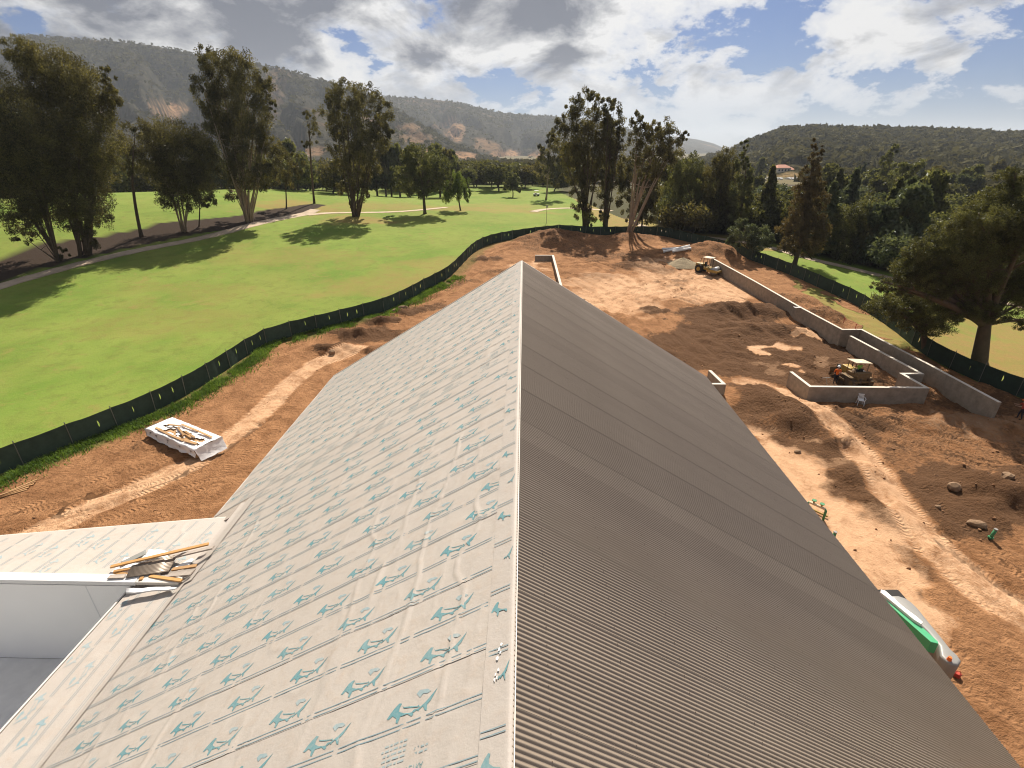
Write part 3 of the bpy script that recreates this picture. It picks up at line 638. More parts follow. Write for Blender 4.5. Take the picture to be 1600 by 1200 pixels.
# ---------------------------------------------------------------- the building
from mathutils.geometry import tessellate_polygon
rng = np.random.default_rng(7); rnd = random.Random(7)
A_R = R(31.55); CA, SA = math.cos(A_R), math.sin(A_R); ZR = 14.5; U0, U1 = -7.9, 27.88
S_LEFT, S_CREASE, S_RIGHT, U_WING = 13.35, 11.5, 13.05, 14.3
bld = thing('gabled_building', 'long gabled building with membrane on one roof slope and corrugated steel on the other', 'building', (-0.096, 0, 0), -R(1.278))
def wr(u, s):                                       # wrinkles in the sheets, mostly running along the building
    a = np.abs(vn(s * 1.15 + 0.5 * vn(u * 1.3, s, 3) + 0.06 * u, u * 0.20, 4)); b = np.abs(vn(s * 2.3 + u * 0.25, u * 0.9, 6)); m_ = np.clip(vn(u * 0.5, s * 0.35, 9) * 3 + 0.75, 0, 1)
    return (0.024 * np.clip(1 - a * 13, 0, 1) ** 1.5 * m_ + 0.008 * np.clip(1 - b * 9, 0, 1) + 0.007 * vn(u * 1.1, s * 1.1, 8) + 0.004 * vn(u * 5, s * 5, 18))
def left_pt(u, s, h):                                # on the left slope, h above the boards
    return np.stack([-s * CA - h * SA, u, ZR - s * SA + h * CA], -1)
def deck_pt(u, s, h):                                # the low strip beyond the crease : s measured from the crease
    x = -S_CREASE * CA - s; return np.stack([x, u, ZR - S_CREASE * SA - 0.15 * s + h], -1)
def wing_far(x): return U_WING + (x + 9.8) * 0.155
def wing_pt(x, v, h):
    far = wing_far(x); u = 10.9 + v * (far - 10.9); return np.stack([x, u, 8.46 - 0.42 * v + h], -1)
ROW = 0.655; ROW0 = 3.77
SHARK = {'body': [(0.0, 0.0), (0.057, -0.041), (0.116, -0.097), (0.156, -0.155), (0.14, -0.202), (0.095, -0.179), (0.041, -0.184), (-0.005, -0.274), (-0.032, -0.403), (-0.06, -0.428), (-0.084, -0.406), (-0.034, -0.333), (-0.028, -0.22), (-0.108, -0.197), (-0.085, -0.163), (-0.033, -0.158), (0.015, -0.09), (-0.012, -0.037)],
         'back': [(0.117, -0.211), (0.084, -0.24), (0.055, -0.346), (0.022, -0.469), (0.035, -0.488), (0.004, -0.51), (0.031, -0.371), (0.066, -0.247)],
         'tail': [(-0.036, -0.388), (-0.005, -0.424), (-0.011, -0.481), (0.008, -0.537), (0.031, -0.583), (0.069, -0.633), (0.167, -0.75), (0.034, -0.671), (-0.004, -0.622), (-0.085, -0.634), (-0.07, -0.603), (-0.009, -0.561), (-0.029, -0.508), (-0.049, -0.502), (-0.024, -0.467), (-0.04, -0.437)],
         'fin': [(0.19, -0.422), (0.223, -0.461), (0.212, -0.529), (0.199, -0.597), (0.155, -0.651), (0.14, -0.601), (0.158, -0.532), (0.119, -0.49)]}
class Print:
    """flat ink on a sheet : polygons in sheet coordinates, laid on the wrinkled surface"""
    pale = False
    def __init__(s, fn, lift): s.fn = fn; s.lift = lift; s.v = []; s.f = []; s.m = []
    def tri(s, pts, tris, m):
        b = len(s.v); a = np.array(pts, float)
        P = s.fn(a[:, 0], a[:, 1], s.lift + s.h(a[:, 0], a[:, 1])); s.v += [tuple(p) for p in P]
        for t in tris: s.f.append(tuple(b + i for i in t)); s.m.append(m)
    def h(s, u, q): return wr(u, q)
    def poly(s, pts, m): s.tri(pts, tessellate_polygon([[Vector((a, b, 0)) for a, b in pts]]), m)
    def shark(s, u, q, flip=False, sc=1.0):
        for k, P in SHARK.items():
            s.poly([(u + a * sc, q + b * sc) for a, b in P], 1 if (k == 'fin' or s.pale) else 0)
    def line(s, u, a, b, w=0.013, m=2):
        n = max(1, int((b - a) / 0.15)); t = np.linspace(a, b, n + 1)
        s.tri([(u, q) for q in t] + [(u + w, q) for q in t], [(i, i + 1, n + 2 + i, n + 1 + i) for i in range(n)], m)
    def block(s, u, q, rows, w, m=1):
        for r_ in range(rows):
            x = q
            while x < q + w:
                l = rnd.uniform(0.03, 0.09); s.tri([(u - r_ * 0.055, x), (u - r_ * 0.055, x + l), (u - r_ * 0.055 + 0.022, x + l), (u - r_ * 0.055 + 0.022, x)], [(0, 1, 2, 3)], m); x += l + 0.02
    def build(s, parent):
        if not s.f: return
        me = bpy.data.meshes.new('print'); me.from_pydata(s.v, [], s.f); me.polygons.foreach_set('material_index', s.m)
        return tag(link('print', me, [M['blue_ink'], M['pale_ink'], M['line_ink']], parent), kind='stuff')
def text_shape(body):
    cu = bpy.data.curves.new('lettering', 'FONT'); cu.body = body; cu.size = 1.0; cu.resolution_u = 1
    ob = bpy.data.objects.new('lettering', cu); COL.objects.link(ob); dg = bpy.context.evaluated_depsgraph_get()
    me = ob.evaluated_get(dg).to_mesh(); V = np.array([v.co[:2] for v in me.vertices]); Fc = [tuple(p.vertices) for p in me.polygons]
    ob.evaluated_get(dg).to_mesh_clear(); bpy.data.objects.remove(ob); bpy.data.curves.remove(cu); return V, Fc
TXT, TXF = text_shape('SHARKSKIN ULTRA'); TXW = TXT[:, 0].max()
def put_text(p, u, q, length, hgt, m=0):
    # lettering reads from the ridge side, so it is upside down from here
    a = np.stack([u - TXT[:, 1] * hgt, q - TXT[:, 0] / TXW * length], 1); p.tri(a, TXF, m)
HEADS = {0: .44, 1: .08, 2: .04, 3: .71, 7: 1.17, 8: .35, 9: .09, 10: .46, 13: .62}
GAPS = {0: 1.22, 1: .72, 2: .36, 3: .34}
def sheet_print(pr, u_a, u_b, s_a, s_b, k_rows):
    for k in k_rows:
        u = ROW0 + ROW * k
        ph = HEADS.get(k, (k * 0.487 + 0.31 * ((k * 7) % 5)) % 1.38); gp = GAPS.get(k, (k * 0.61 + 0.2) % 1.36)
        q = s_a - 1.36 + (gp - s_a) % 1.36
        while q < s_b:
            a, b = max(q + 0.04, s_a + 0.02), min(q + 1.36 - 0.04, s_b - 0.02)
            if b > a + 0.05:
                for du in (0.0, -0.055):
                    if u_a < u + du < u_b - 0.02: pr.line(u + du, a, b)
            q += 1.36
        q = s_a + (ph - s_a) % 1.38
        if k in (-1, 16, 17, 33):
            while q < s_b - 0.1:
                if q > s_a + 0.75 and u + 0.45 < u_b:
                    put_text(pr, u + 0.14, q, 0.72, 0.10); pr.block(u + 0.44, q - 0.42, 5, 0.34); pr.block(u + 0.30, q - 0.75, 2, 0.18)
                q += 1.38
            continue
        while q < s_b - 0.02:
            if q > s_a + 0.78 and u + 0.37 < u_b: pr.shark(u + 0.145 + 0.0, q)
            q += 1.38
# left slope : one roll of membrane after another, each lapped over the next
ROLL = 2 * ROW
j = -11
while True:
    ua = 5.695 + ROLL * j - 0.03; ub = ua + ROLL + 0.07; j += 1
    if ub < U0: continue
    if ua > U1: break
    ua_, ub_ = max(ua, U0), min(ub, U1 + 0.06)
    fine = ua < 11.5
    smax = S_CREASE + 0.1 if ua < U_WING - 0.6 else S_LEFT + 0.12
    nu = int((ub_ - ua_) / (0.055 if fine else 0.13)) + 2; ns_ = int(smax / (0.045 if fine else 0.12))
    uu, ss = np.meshgrid(np.linspace(ua_, ub_, nu), np.linspace(0.0, smax, ns_), indexing='ij')
    lap = lambda u, a=ua: 0.006 - 0.004 * np.clip((u - a) / (ROLL + 0.07), 0, 1)
    edge = 0.005 * np.clip(1 - (uu - ua) / 0.06, 0, 1) * np.clip(vn(ss * 2.2, uu * 0 + j, 12) * 2.5, 0, 1)      # the lap lifts here and there
    V = left_pt(uu, ss, lap(uu) + wr(uu, ss) + edge).reshape(-1, 3)
    sh = link('membrane_sheet', np_mesh('membrane_sheet', V, grid_faces(nu, ns_)), M['membrane'], bld, True)
    pr = Print(lambda u, s_, h, lp=lap: left_pt(u, s_, h + lp(u)), 0.004)
    ks = [k for k in range(-20, 40) if ua < ROW0 + ROW * k + 0.2 < ub]
    sheet_print(pr, ua_, ub_ + 0.3, 0.0, smax - 0.1, ks); pr.build(sh)
# the low strip under the crease, rows running along the building
nu, ns_ = 330, 40
uu, ss = np.meshgrid(np.linspace(U0, 10.9, nu), np.linspace(-0.22, 1.58, ns_), indexing='ij')
def strip_pt(u, s_, h):
    s_ = np.asarray(s_, float); up = np.minimum(s_, 0); dn = np.maximum(s_, 0)
    P = deck_pt(u, dn, h); P[..., 0] += -up * CA; P[..., 2] += -up * SA; return P
V = strip_pt(uu, ss, 0.030 + 0.8 * wr(uu + 40, ss)).reshape(-1, 3)
sh = link('membrane_sheet', np_mesh('membrane_sheet', V, grid_faces(nu, ns_)), M['membrane'], bld, True)
class PrintX(Print):
    pale = True
    def h(s, a, b): return 0.8 * wr(b + 40, a)
pr = PrintX(lambda a, b, h: strip_pt(b, a, h), 0.035)
for q0, off in ((0.62, 0.3), (1.22, 0.9)):
    q = U0 + off
    while q < 10.2:
        pr.shark(q0 + 0.1, q + 0.75); q += 1.38
    for du in (0.0, 0.055):
        q = U0 + off * 0.4
        while q < 10.8: pr.line(q0 - 0.14 + du, q, min(q + 1.28, 10.85)); q += 1.36
for du in (0.05, 0.11):
    pr.line(du, U0, 10.8, 0.012)
pr.build(sh)
# wing roof
xs = np.arange(-22.0, -9.7, ROLL)
for i, xa in enumerate(xs):
    xb = min(xa + ROLL + 0.06, -9.66); nx, nv = 26, 50
    xx, vv = np.meshgrid(np.linspace(xa, xb, nx), np.linspace(0, 1, nv), indexing='ij')
    lp = lambda x, a=xa: 0.011 - 0.008 * np.clip((x - a) / (ROLL + 0.06), 0, 1)
    V = wing_pt(xx, vv, lp(xx) + 0.8 * wr(vv * 3.4 + 60, xx)).reshape(-1, 3)
    sh = link('membrane_sheet', np_mesh('membrane_sheet', V, grid_faces(nx, nv)), M['membrane'], bld, True)
    class PrintW(Print):
        pale = True
        def h(s, a, b): return 0.8 * wr((b - 10.9) / (wing_far(a) - 10.9) * 3.4 + 60, a)
    pr = PrintW(lambda a, b, h, l_=lp: wing_pt(a, (b - 10.9) / (wing_far(a) - 10.9), h + l_(a)), 0.005)
    for rr_ in (0.12, 0.12 + ROW):
        x0 = xa + rr_; end = wing_far(xa) - 0.1
        if x0 + 0.3 > xb: continue
        q = 10.95 + (0.5 * i + rr_) % 1.3 - 0.6
        while q < end - 0.1:
            if q + 0.78 < end and q > 10.92: pr.shark(x0 + 0.2, q + 0.76)
            for du in (0.0, 0.055):
                a, b = max(q, 10.93), min(q + 1.28, end)
                if b > a: pr.line(x0 + du, a, b)
            q += 1.36
    pr.build(sh)
# flap of membrane that closes wing and slope
uu, ss = np.meshgrid(np.linspace(10.6, 14.45, 40), np.linspace(-0.5, 0.16, 10), indexing='ij')
V = strip_pt(uu, ss, 0.036 + 0.6 * wr(uu + 80, ss)).reshape(-1, 3)
link('membrane_flap', np_mesh('membrane_flap', V, grid_faces(40, 10)), M['membrane'], bld, True)
# ridge strip, folded over the ridge
nu = 420; prof = [(-0.36, 0), (-0.2, 0), (-0.06, 0), (-0.012, 0.006), (0.02, 0.004), (0.045, -0.022)]
V = []
uu = np.linspace(U0, U1 + 0.05, nu)
for k, (q, dz) in enumerate(prof):
    xx = np.full(nu, q); s_ = np.maximum(-q, 0)
    w_ = 0.026 + 0.6 * wr(uu + 120, np.full(nu, q * 1.5)) + (0.014 * np.clip(vn(uu * 2.5, uu * 0, 31) * 2, 0, 1) if k == 0 else 0)
    if q < 0: P = left_pt(uu, np.full(nu, -q), w_)
    else: P = np.stack([xx, uu, ZR + dz + 0.022 + 0 * uu], -1)
    V.append(P)
V = np.array(V).transpose(1, 0, 2).reshape(-1, 3)
rs = link('ridge_strip', np_mesh('ridge_strip', V, grid_faces(nu, len(prof))), M['membrane'], bld, True)
pr = Print(lambda u, s_, h: left_pt(u, s_, h + 0.028), 0.006)
pr.h = lambda u, s_: 0.6 * wr(u + 120, -s_ * 1.5)
q = 2.0; k = 0
while q < U1 - 1:
    pr.poly([(q + a * 0.9, 0.33 + b * 0.62) for a, b in SHARK['body']], 0) if k % 2 else pr.poly([(q + a, 0.34 + b * 0.45) for a, b in SHARK['tail']], 0)
    for du in (0.5, 0.56): pr.line(q + du - 0.2, 0.03, 0.35)
    q += 0.95; k += 1
pr.build(rs)
mb = MB()
for u, s_ in ((4.30, .13), (4.24, .16), (4.19, .14), (4.13, .18), (3.97, .15), (3.92, .19), (3.88, .17), (3.86, .2)):
    pts = [(u + rnd.uniform(.012, .035) * math.cos(a), s_ + rnd.uniform(.006, .024) * math.sin(a)) for a in np.linspace(0, 2 * math.pi, 9)[:-1]]
    P = left_pt(np.array([p[0] for p in pts]), np.array([p[1] for p in pts]), 0.041 + 0.6 * wr(np.array([p[0] for p in pts]) + 120, np.array([-p[1] * 1.5 for p in pts])))
    mb.add([tuple(p) for p in P], [tuple(range(8))])
tag(mb.build('paint_dabs', M['white_paint'], rs), kind='stuff')
# right slope : corrugated sheets
PITCH_C = 0.0677; NC = 12; PW = PITCH_C * NC; seg = 8
t = np.arange(0, NC * seg + seg // 2 + 1); cu_ = t * PITCH_C / seg; ch = 0.0121 * np.cos(2 * math.pi * t / seg) + 0.020
cp_pts = []
for s_ in (0.015, 4.5, 9.0, S_RIGHT):
    cp_pts.append(np.stack([s_ * CA + ch * SA, cu_, ZR - s_ * SA + ch * CA], -1))
Vc = np.array(cp_pts).transpose(1, 0, 2).reshape(-1, 3)
cme = np_mesh('corrugated_sheet', Vc, grid_faces(len(t), 4)); cme.materials.append(M['corr']); cme.polygons.foreach_set('use_smooth', [True] * len(cme.polygons))
for k in range(45):
    u = U1 - PW * (k + 1)
    if u < U0 - PW: break
    o = bpy.data.objects.new('corrugated_sheet', cme); COL.objects.link(o); o.parent = bld
    dz = 0.0015 * (k % 2) + rnd.uniform(0, 0.001); o.location = (dz * SA, u, dz * CA)
mb = MB()
for k in range(44):                                    # fixings
    for c in (2, 6, 10):
        u = U1 - PW * (k + 1) + c * PITCH_C
        if u > 15: continue
        for s_ in np.arange(0.5, 13.2, 1.22):
            h = 0.032; mb.box((s_ * CA + h * SA, u, ZR - s_ * SA + h * CA), (0.011, 0.011, 0.006), (0, A_R, 0))
mb.build('fixings', M['rust'], bld)['kind'] = 'stuff'
# boards under the coverings, trims, walls
mb = MB(); n_ = 0.16
for sgn, smax in ((-1, S_LEFT), (1, S_RIGHT)):
    mb.add([(sgn * q * CA - sgn * h * SA * -1 * (1 if True else 0), u, ZR - q * SA + h * CA) for u in (U0, U1) for q, h in ((0, -0.004), (smax if sgn > 0 else S_LEFT, -0.004), (smax if sgn > 0 else S_LEFT, -n_), (0, -n_))],
           [(0, 1, 2, 3), (7, 6, 5, 4), (0, 4, 5, 1), (1, 5, 6, 2), (2, 6, 7, 3), (3, 7, 4, 0)])
# keep the boards of the left slope out of the wing zone
mb2 = MB()
def slab(sgn, ua, ub, smax):
    mb2.add([(sgn * (q * CA + h * SA), u, ZR - q * SA + h * CA) for u in (ua, ub) for q, h in ((0.0, -0.006), (smax, -0.006), (smax, -n_), (0.0, -n_))],
            [(0, 1, 2, 3), (7, 6, 5, 4), (0, 4, 5, 1), (1, 5, 6, 2), (2, 6, 7, 3), (3, 7, 4, 0)])
slab(1, U0, U1 - 0.02, S_RIGHT - 0.05); slab(-1, U_WING - 0.35, U1 - 0.02, S_LEFT); slab(-1, U0, U_WING - 0.36, S_CREASE)
mb2.build('roof_deck', M['grey_wood'], bld)
M['trim'] = mat('pale_trim', (0.62, 0.58, 0.53), 0.5, var=0.05)
def bar(name, a, b, w, h, m, parent=bld):
    a, b = Vector(a), Vector(b); d = (b - a); mb_ = MB()
    q = d.to_track_quat('X', 'Z').to_matrix().to_4x4(); mm = Matrix.Translation((a + b) / 2) @ q
    l = d.length / 2
    mb_.add([(x, y, z) for x in (-l, l) for y in (-w / 2, w / 2) for z in (-h / 2, h / 2)], [(0, 1, 3, 2), (4, 6, 7, 5), (0, 4, 5, 1), (2, 3, 7, 6), (0, 2, 6, 4), (1, 5, 7, 3)], mm)
    return mb_.build(name, m, parent)
bar('rake_trim', (0, U1 + 0.045, ZR - 0.075), (-S_LEFT * CA - .05, U1 + 0.045, ZR - S_LEFT * SA - 0.105), 0.05, 0.2, M['trim'])
bar('rake_trim', (0.03, U1 + 0.045, ZR - 0.095), (S_RIGHT * CA, U1 + 0.045, ZR - S_RIGHT * SA - 0.095), 0.05, 0.19, M['trim'])
bar('eave_trim', (-S_LEFT * CA - 0.03, U_WING - 0.3, ZR - S_LEFT * SA - 0.12), (-S_LEFT * CA - 0.03, U1, ZR - S_LEFT * SA - 0.12), 0.05, 0.2, M['trim'])
bar('eave_trim', (S_RIGHT * CA - 0.06, U0, ZR - S_RIGHT * SA - 0.11), (S_RIGHT * CA - 0.06, U1, ZR - S_RIGHT * SA - 0.11), 0.04, 0.14, M['trim'])
bar('ridge_trim', (0.052, U0, ZR + 0.005), (0.052, U1 + 0.04, ZR + 0.005), 0.012, 0.05, M['trim'])
def wall(name, c, d, m=M['stucco']): return MB().box(c, d).build(name, m, bld)
XL, XR = -10.9, 11.0
wall('wall', (XR, 10, 3.7), (0.25, 35.2, 7.4)); wall('wall', (XL, 20.9, 3.65), (0.25, 13.2, 7.3))
for u in (27.4, -7.6):
    MB().prism([(XL + 0.13, -0.1), (XR - 0.13, -0.1), (XR - 0.13, 7.3), (0.0, ZR - 0.35), (XL + 0.13, 7.3)], 1, u - 0.12, u + 0.12).build('gable_wall', M['stucco'], bld)
# flat white roof beside the slope, with its parapet
MB().box((-17.6, 1.37, 5.02), (12.45, 18.7, 0.16)).build('flat_roof', mat('dusty_white_roofing', (0.74, 0.73, 0.72), 0.7, var=0.3, vscale=1.1, bump=0.01, bscale=3), bld)
wall('parapet_wall', (-17.6, 10.82, 6.72), (12.4, 0.18, 3.24), mat('white_wall_roofing', (0.90, 0.90, 0.91), 0.6, var=0.04, vscale=1.0, bump=0.006, bscale=2))
wall('parapet_seam', (-12.75, 10.727, 6.7), (0.03, 0.006, 3.2), mat('seam', (0.72, 0.73, 0.76), 0.6))
MB().box((-16.95, 10.80, 8.52), (11.6, 0.30, 0.14), bev=0.02).build('parapet_cap', M['white_paint'], bld)
MB().box((-10.5, 10.80, 8.52), (1.28, 0.28, 0.12), bev=0.02).build('parapet_cap', M['trim'], bld)
wall('wall', (-11.45, 1.5, 6.5), (0.2, 18.4, 3.2), M['trim'])
wall('wall', (-17.6, 1.3, 2.45), (12.3, 18.5, 4.9))
MB().prism([(-22.0, 10.95), (-10.95, 10.95), (-10.95, 13.9), (-22.0, 12.2)], 2, -0.1, 7.95).build('wing_wall', M['stucco'], bld)
bar('eave_trim', (-22.0, wing_far(-22.0) + 0.02, 7.96), (-9.9, wing_far(-9.9) + 0.02, 7.96), 0.04, 0.16, M['trim'])
bar('eave_trim', (-11.52, U0, 8.14), (-11.52, 10.7, 8.14), 0.05, 0.12, M['trim'])

BROT = bld.rotation_euler.z
def b2w(x, u, z):
    c, s_ = math.cos(BROT), math.sin(BROT); return Vector((-0.096 + c * x - s_ * u, s_ * x + c * u, z))

# ---------------------------------------------------------------- the green screen fence round the site
def at_h(px, py, h): return px2g(px, py, lambda x, y: macro(x, y) + h)
fen = thing('screen_fence', 'dark green windscreen fence on metal posts winding round the dirt site', 'fence', (FENCE[0].x, FENCE[0].y, 0))
FP = resample(FENCE, 3.0)
def rel(o, p): return Vector(p) - Vector(o.location)
pm = MB(); pm.tube([(0, 0, -0.4), (0, 0, 1.93)], 0.033, 7); pm.tube([(0, 0, 1.93), (0, 0, 1.96)], [0.04, 0.015], 7)
po = pm.build('post', M['post']); post_me = po.data; bpy.data.objects.remove(po)
rnd.seed(11)
for i, p in enumerate(FP):
    z = gz(p.x, p.y); o = bpy.data.objects.new('post', post_me); COL.objects.link(o); o.parent = fen; o.location = rel(fen, (p.x, p.y, z))
    o.rotation_euler = (rnd.gauss(0, 0.025), rnd.gauss(0, 0.025), 0)
    if i == len(FP) - 1: break
    q = FP[i + 1]; d = Vector((q.x - p.x, q.y - p.y, 0)); l_ = d.length; d.normalize(); nrm = Vector((-d.y, d.x, 0))
    bm = bmesh.new(); outer = []
    nt_ = 6
    def P3(s_, zz_, bow=0.0):
        x, y = p.x + d.x * s_, p.y + d.y * s_; g = z + (gz(q.x, q.y) - z) * s_ / l_
        b_ = 0.07 * math.sin(math.pi * s_ / l_) * math.sin(math.pi * zz_ / 1.9) * (1 if i % 3 else -0.6)
        return rel(fen, (x + nrm.x * (b_ + 0.04), y + nrm.y * (b_ + 0.04), g + zz_))
    def loop(pts):
        vs = [bm.verts.new(P3(a, b)) for a, b in pts]
        for k in range(len(vs)): bm.edges.new((vs[k], vs[(k + 1) % len(vs)]))
    top = [(l_ * k / nt_, 1.78 - 0.06 * math.sin(math.pi * k / nt_) + rnd.uniform(-.012, .012)) for k in range(nt_ + 1)]; bot = [(l_ * k / nt_, -0.06) for k in range(nt_, -1, -1)]
    loop(top + bot)
    for hx in ([0.5], [0.3, 0.7], [], [0.62])[(i * 5) % 4]:              # half-moon wind slits
        c0, c1 = l_ * (hx + rnd.uniform(-.05, .05)), 1.02 + rnd.uniform(-.12, .12); a_ = 0.30; w_ = 0.085 * rnd.choice((1, 1, 0.6))
        loop([(c0 - w_ * 0.15, c1 + a_), (c0 + w_ * 0.5, c1 + a_ * 0.5), (c0 + w_ * 0.9, c1), (c0 + w_ * 0.6, c1 - a_ * 0.6), (c0, c1 - a_), (c0 - w_ * 0.25, c1 - a_ * 0.5), (c0 - w_ * 0.35, c1), (c0 - w_ * 0.3, c1 + a_ * 0.5)])
    bmesh.ops.triangle_fill(bm, edges=list(bm.edges), use_beauty=True)
    me = bpy.data.meshes.new('screen_panel'); bm.to_mesh(me); bm.free(); link('screen_panel', me, M['screen'], fen)

# grass growing along the foot of the screen
r = np.random.default_rng(3); NB = 26000
sg = r.random(NB) * 62; lens = [0]
for a, b in zip(FENCE[:-1], FENCE[1:]): lens.append(lens[-1] + (b - a).length)
seg_i = np.clip(np.searchsorted(lens, sg) - 1, 0, len(FENCE) - 2); tt = (sg - np.array(lens)[seg_i]) / (np.diff(lens)[seg_i])
FA = np.array([p[:] for p in FENCE]); A_, B_ = FA[seg_i], FA[seg_i + 1]; dd = (B_ - A_); dd /= np.linalg.norm(dd[:, :2], axis=1)[:, None]
off = 0.15 + np.abs(r.normal(size=NB)) * 0.85 + 0.5 * np.clip(fbm(sg / 3, sg * 0, 3, 66) * 2, -0.4, 1); off = np.abs(off)
gx_ = A_[:, 0] + (B_ - A_)[:, 0] * tt + dd[:, 1] * off; gy_ = A_[:, 1] + (B_ - A_)[:, 1] * tt - dd[:, 0] * off
keep = fbm(gx_ / 1.2, gy_ / 1.2, 3, 67) > -0.22; gx_, gy_ = gx_[keep], gy_[keep]; n = len(gx_)
gz_ = ground(gx_, gy_); hh = r.uniform(0.12, 0.42, n); an = r.random(n) * 6.28; lean = r.uniform(0.1, 0.8, n)
wv = np.stack([np.cos(an), np.sin(an), 0 * an], 1) * 0.035; lv = np.stack([-np.sin(an), np.cos(an), 0 * an], 1) * (lean * hh)[:, None]
b0 = np.stack([gx_, gy_, gz_ - 0.03], 1); tip = b0 + lv; tip[:, 2] += hh
V = np.stack([b0 - wv, b0 + wv, (b0 + tip) / 2 + wv * 0.7 + np.array([0, 0, 0.05]), tip], 1).reshape(-1, 3)
tint = np.repeat(np.clip(0.5 + 1.2 * fbm(gx_ / 1.5, gy_ / 1.5, 2, 68) + 0.15 * r.normal(size=n), 0, 1), 4)
me = np_mesh('fence_grass', V, np.arange(len(V)).reshape(-1, 4), {'tint': ('FLOAT', tint)})
tag(link('fence_grass', me, M['grass_blade']), 'long unmown grass along the foot of the green screen', 'grass', kind='stuff')

# stones and clods on the dirt
def rock_mesh(seed, n=10):
    r = np.random.default_rng(seed); bm = bmesh.new(); bmesh.ops.create_icosphere(bm, subdivisions=2, radius=1.0)
    for v in bm.verts:
        c = v.co; k = 1 + 0.35 * float(fbm(np.array([c.x * 1.3 + seed]), np.array([c.y * 1.3 + c.z * 0.9]), 3, seed)[0]) * 1.4; v.co = c * k; v.co.z *= 0.7
    me = bpy.data.meshes.new('rock'); bm.to_mesh(me); bm.free(); return me
def rock(px, py, s_, label, seed, rz=0.0, m='rock'):
    p = on_ground(px, py); o = link('rock', rock_mesh(seed), M[m]); o.location = (p.x, p.y, p.z + s_[2] * 0.35); o.scale = s_; o.rotation_euler = (0, 0, rz); tag(o, label, 'rock'); return o
rock(1487, 768, (0.46, 0.34, 0.46), 'pale-topped boulder at the edge of the dark heap', 1, 0.3)
rock(1526, 822, (0.46, 0.27, 0.32), 'long flat boulder near the green standpipe in the open dirt', 2, -0.5)
rock(1568, 755, (0.42, 0.36, 0.5), 'dark boulder half buried in the dark heap', 3, 0.8)
rock(630, 485, (0.62, 0.42, 0.5), 'bigger of two pale rocks beside the screen', 4)
rock(617, 488, (0.38, 0.3, 0.34), 'smaller of two pale rocks beside the screen', 5, 1.0)
rock(520, 554, (0.36, 0.32, 0.4), 'round rock on the rough berm beside the roof', 6, 0.2)
rock(1465, 795, (0.18, 0.14, 0.16), 'small stone beside the rutted track', 7)
rock(1246, 708, (0.22, 0.16, 0.18), 'small stone on the lip of the bare pad', 8)
r = np.random.default_rng(12); NS = 6000
sx_, sy_ = r.uniform(-44, 58, NS), r.uniform(12, 105, NS)
_, zo, _, _, _ = ground(sx_, sy_, True)
keep = in_poly(sx_, sy_, DIRT_POLY) & ~((np.abs(sx_) < 12.2) & (sy_ < 28.5)) & (r.random(NS) < 0.25 + 0.75 * zo[:, 1]); sx_, sy_ = sx_[keep], sy_[keep]; n = len(sx_)
sz_ = ground(sx_, sy_); s_ = 0.03 + 0.11 * r.random(n) ** 3
octv = np.array([(1, 0, 0), (0, 1, 0), (-1, 0, 0), (0, -1, 0), (0, 0, 0.8), (0, 0, -0.6)], float); octf = np.array([(0, 1, 4), (1, 2, 4), (2, 3, 4), (3, 0, 4), (1, 0, 5), (2, 1, 5), (3, 2, 5), (0, 3, 5)])
V = octv[None] * (1 + 0.35 * r.normal(size=(n, 6, 1))) * s_[:, None, None] + np.stack([sx_, sy_, sz_ + s_ * 0.2], 1)[:, None]
Q = (np.arange(n)[:, None, None] * 6 + octf[None]).reshape(-1, 3)
M['clod'] = mat('clods', (0.27, 0.145, 0.075), 1.0, var=0.6, vscale=1.1)
tag(link('clods', np_mesh('clods', V.reshape(-1, 3), Q), M['clod']), 'loose clods and stones strewn over the dirt', 'stones', kind='stuff')

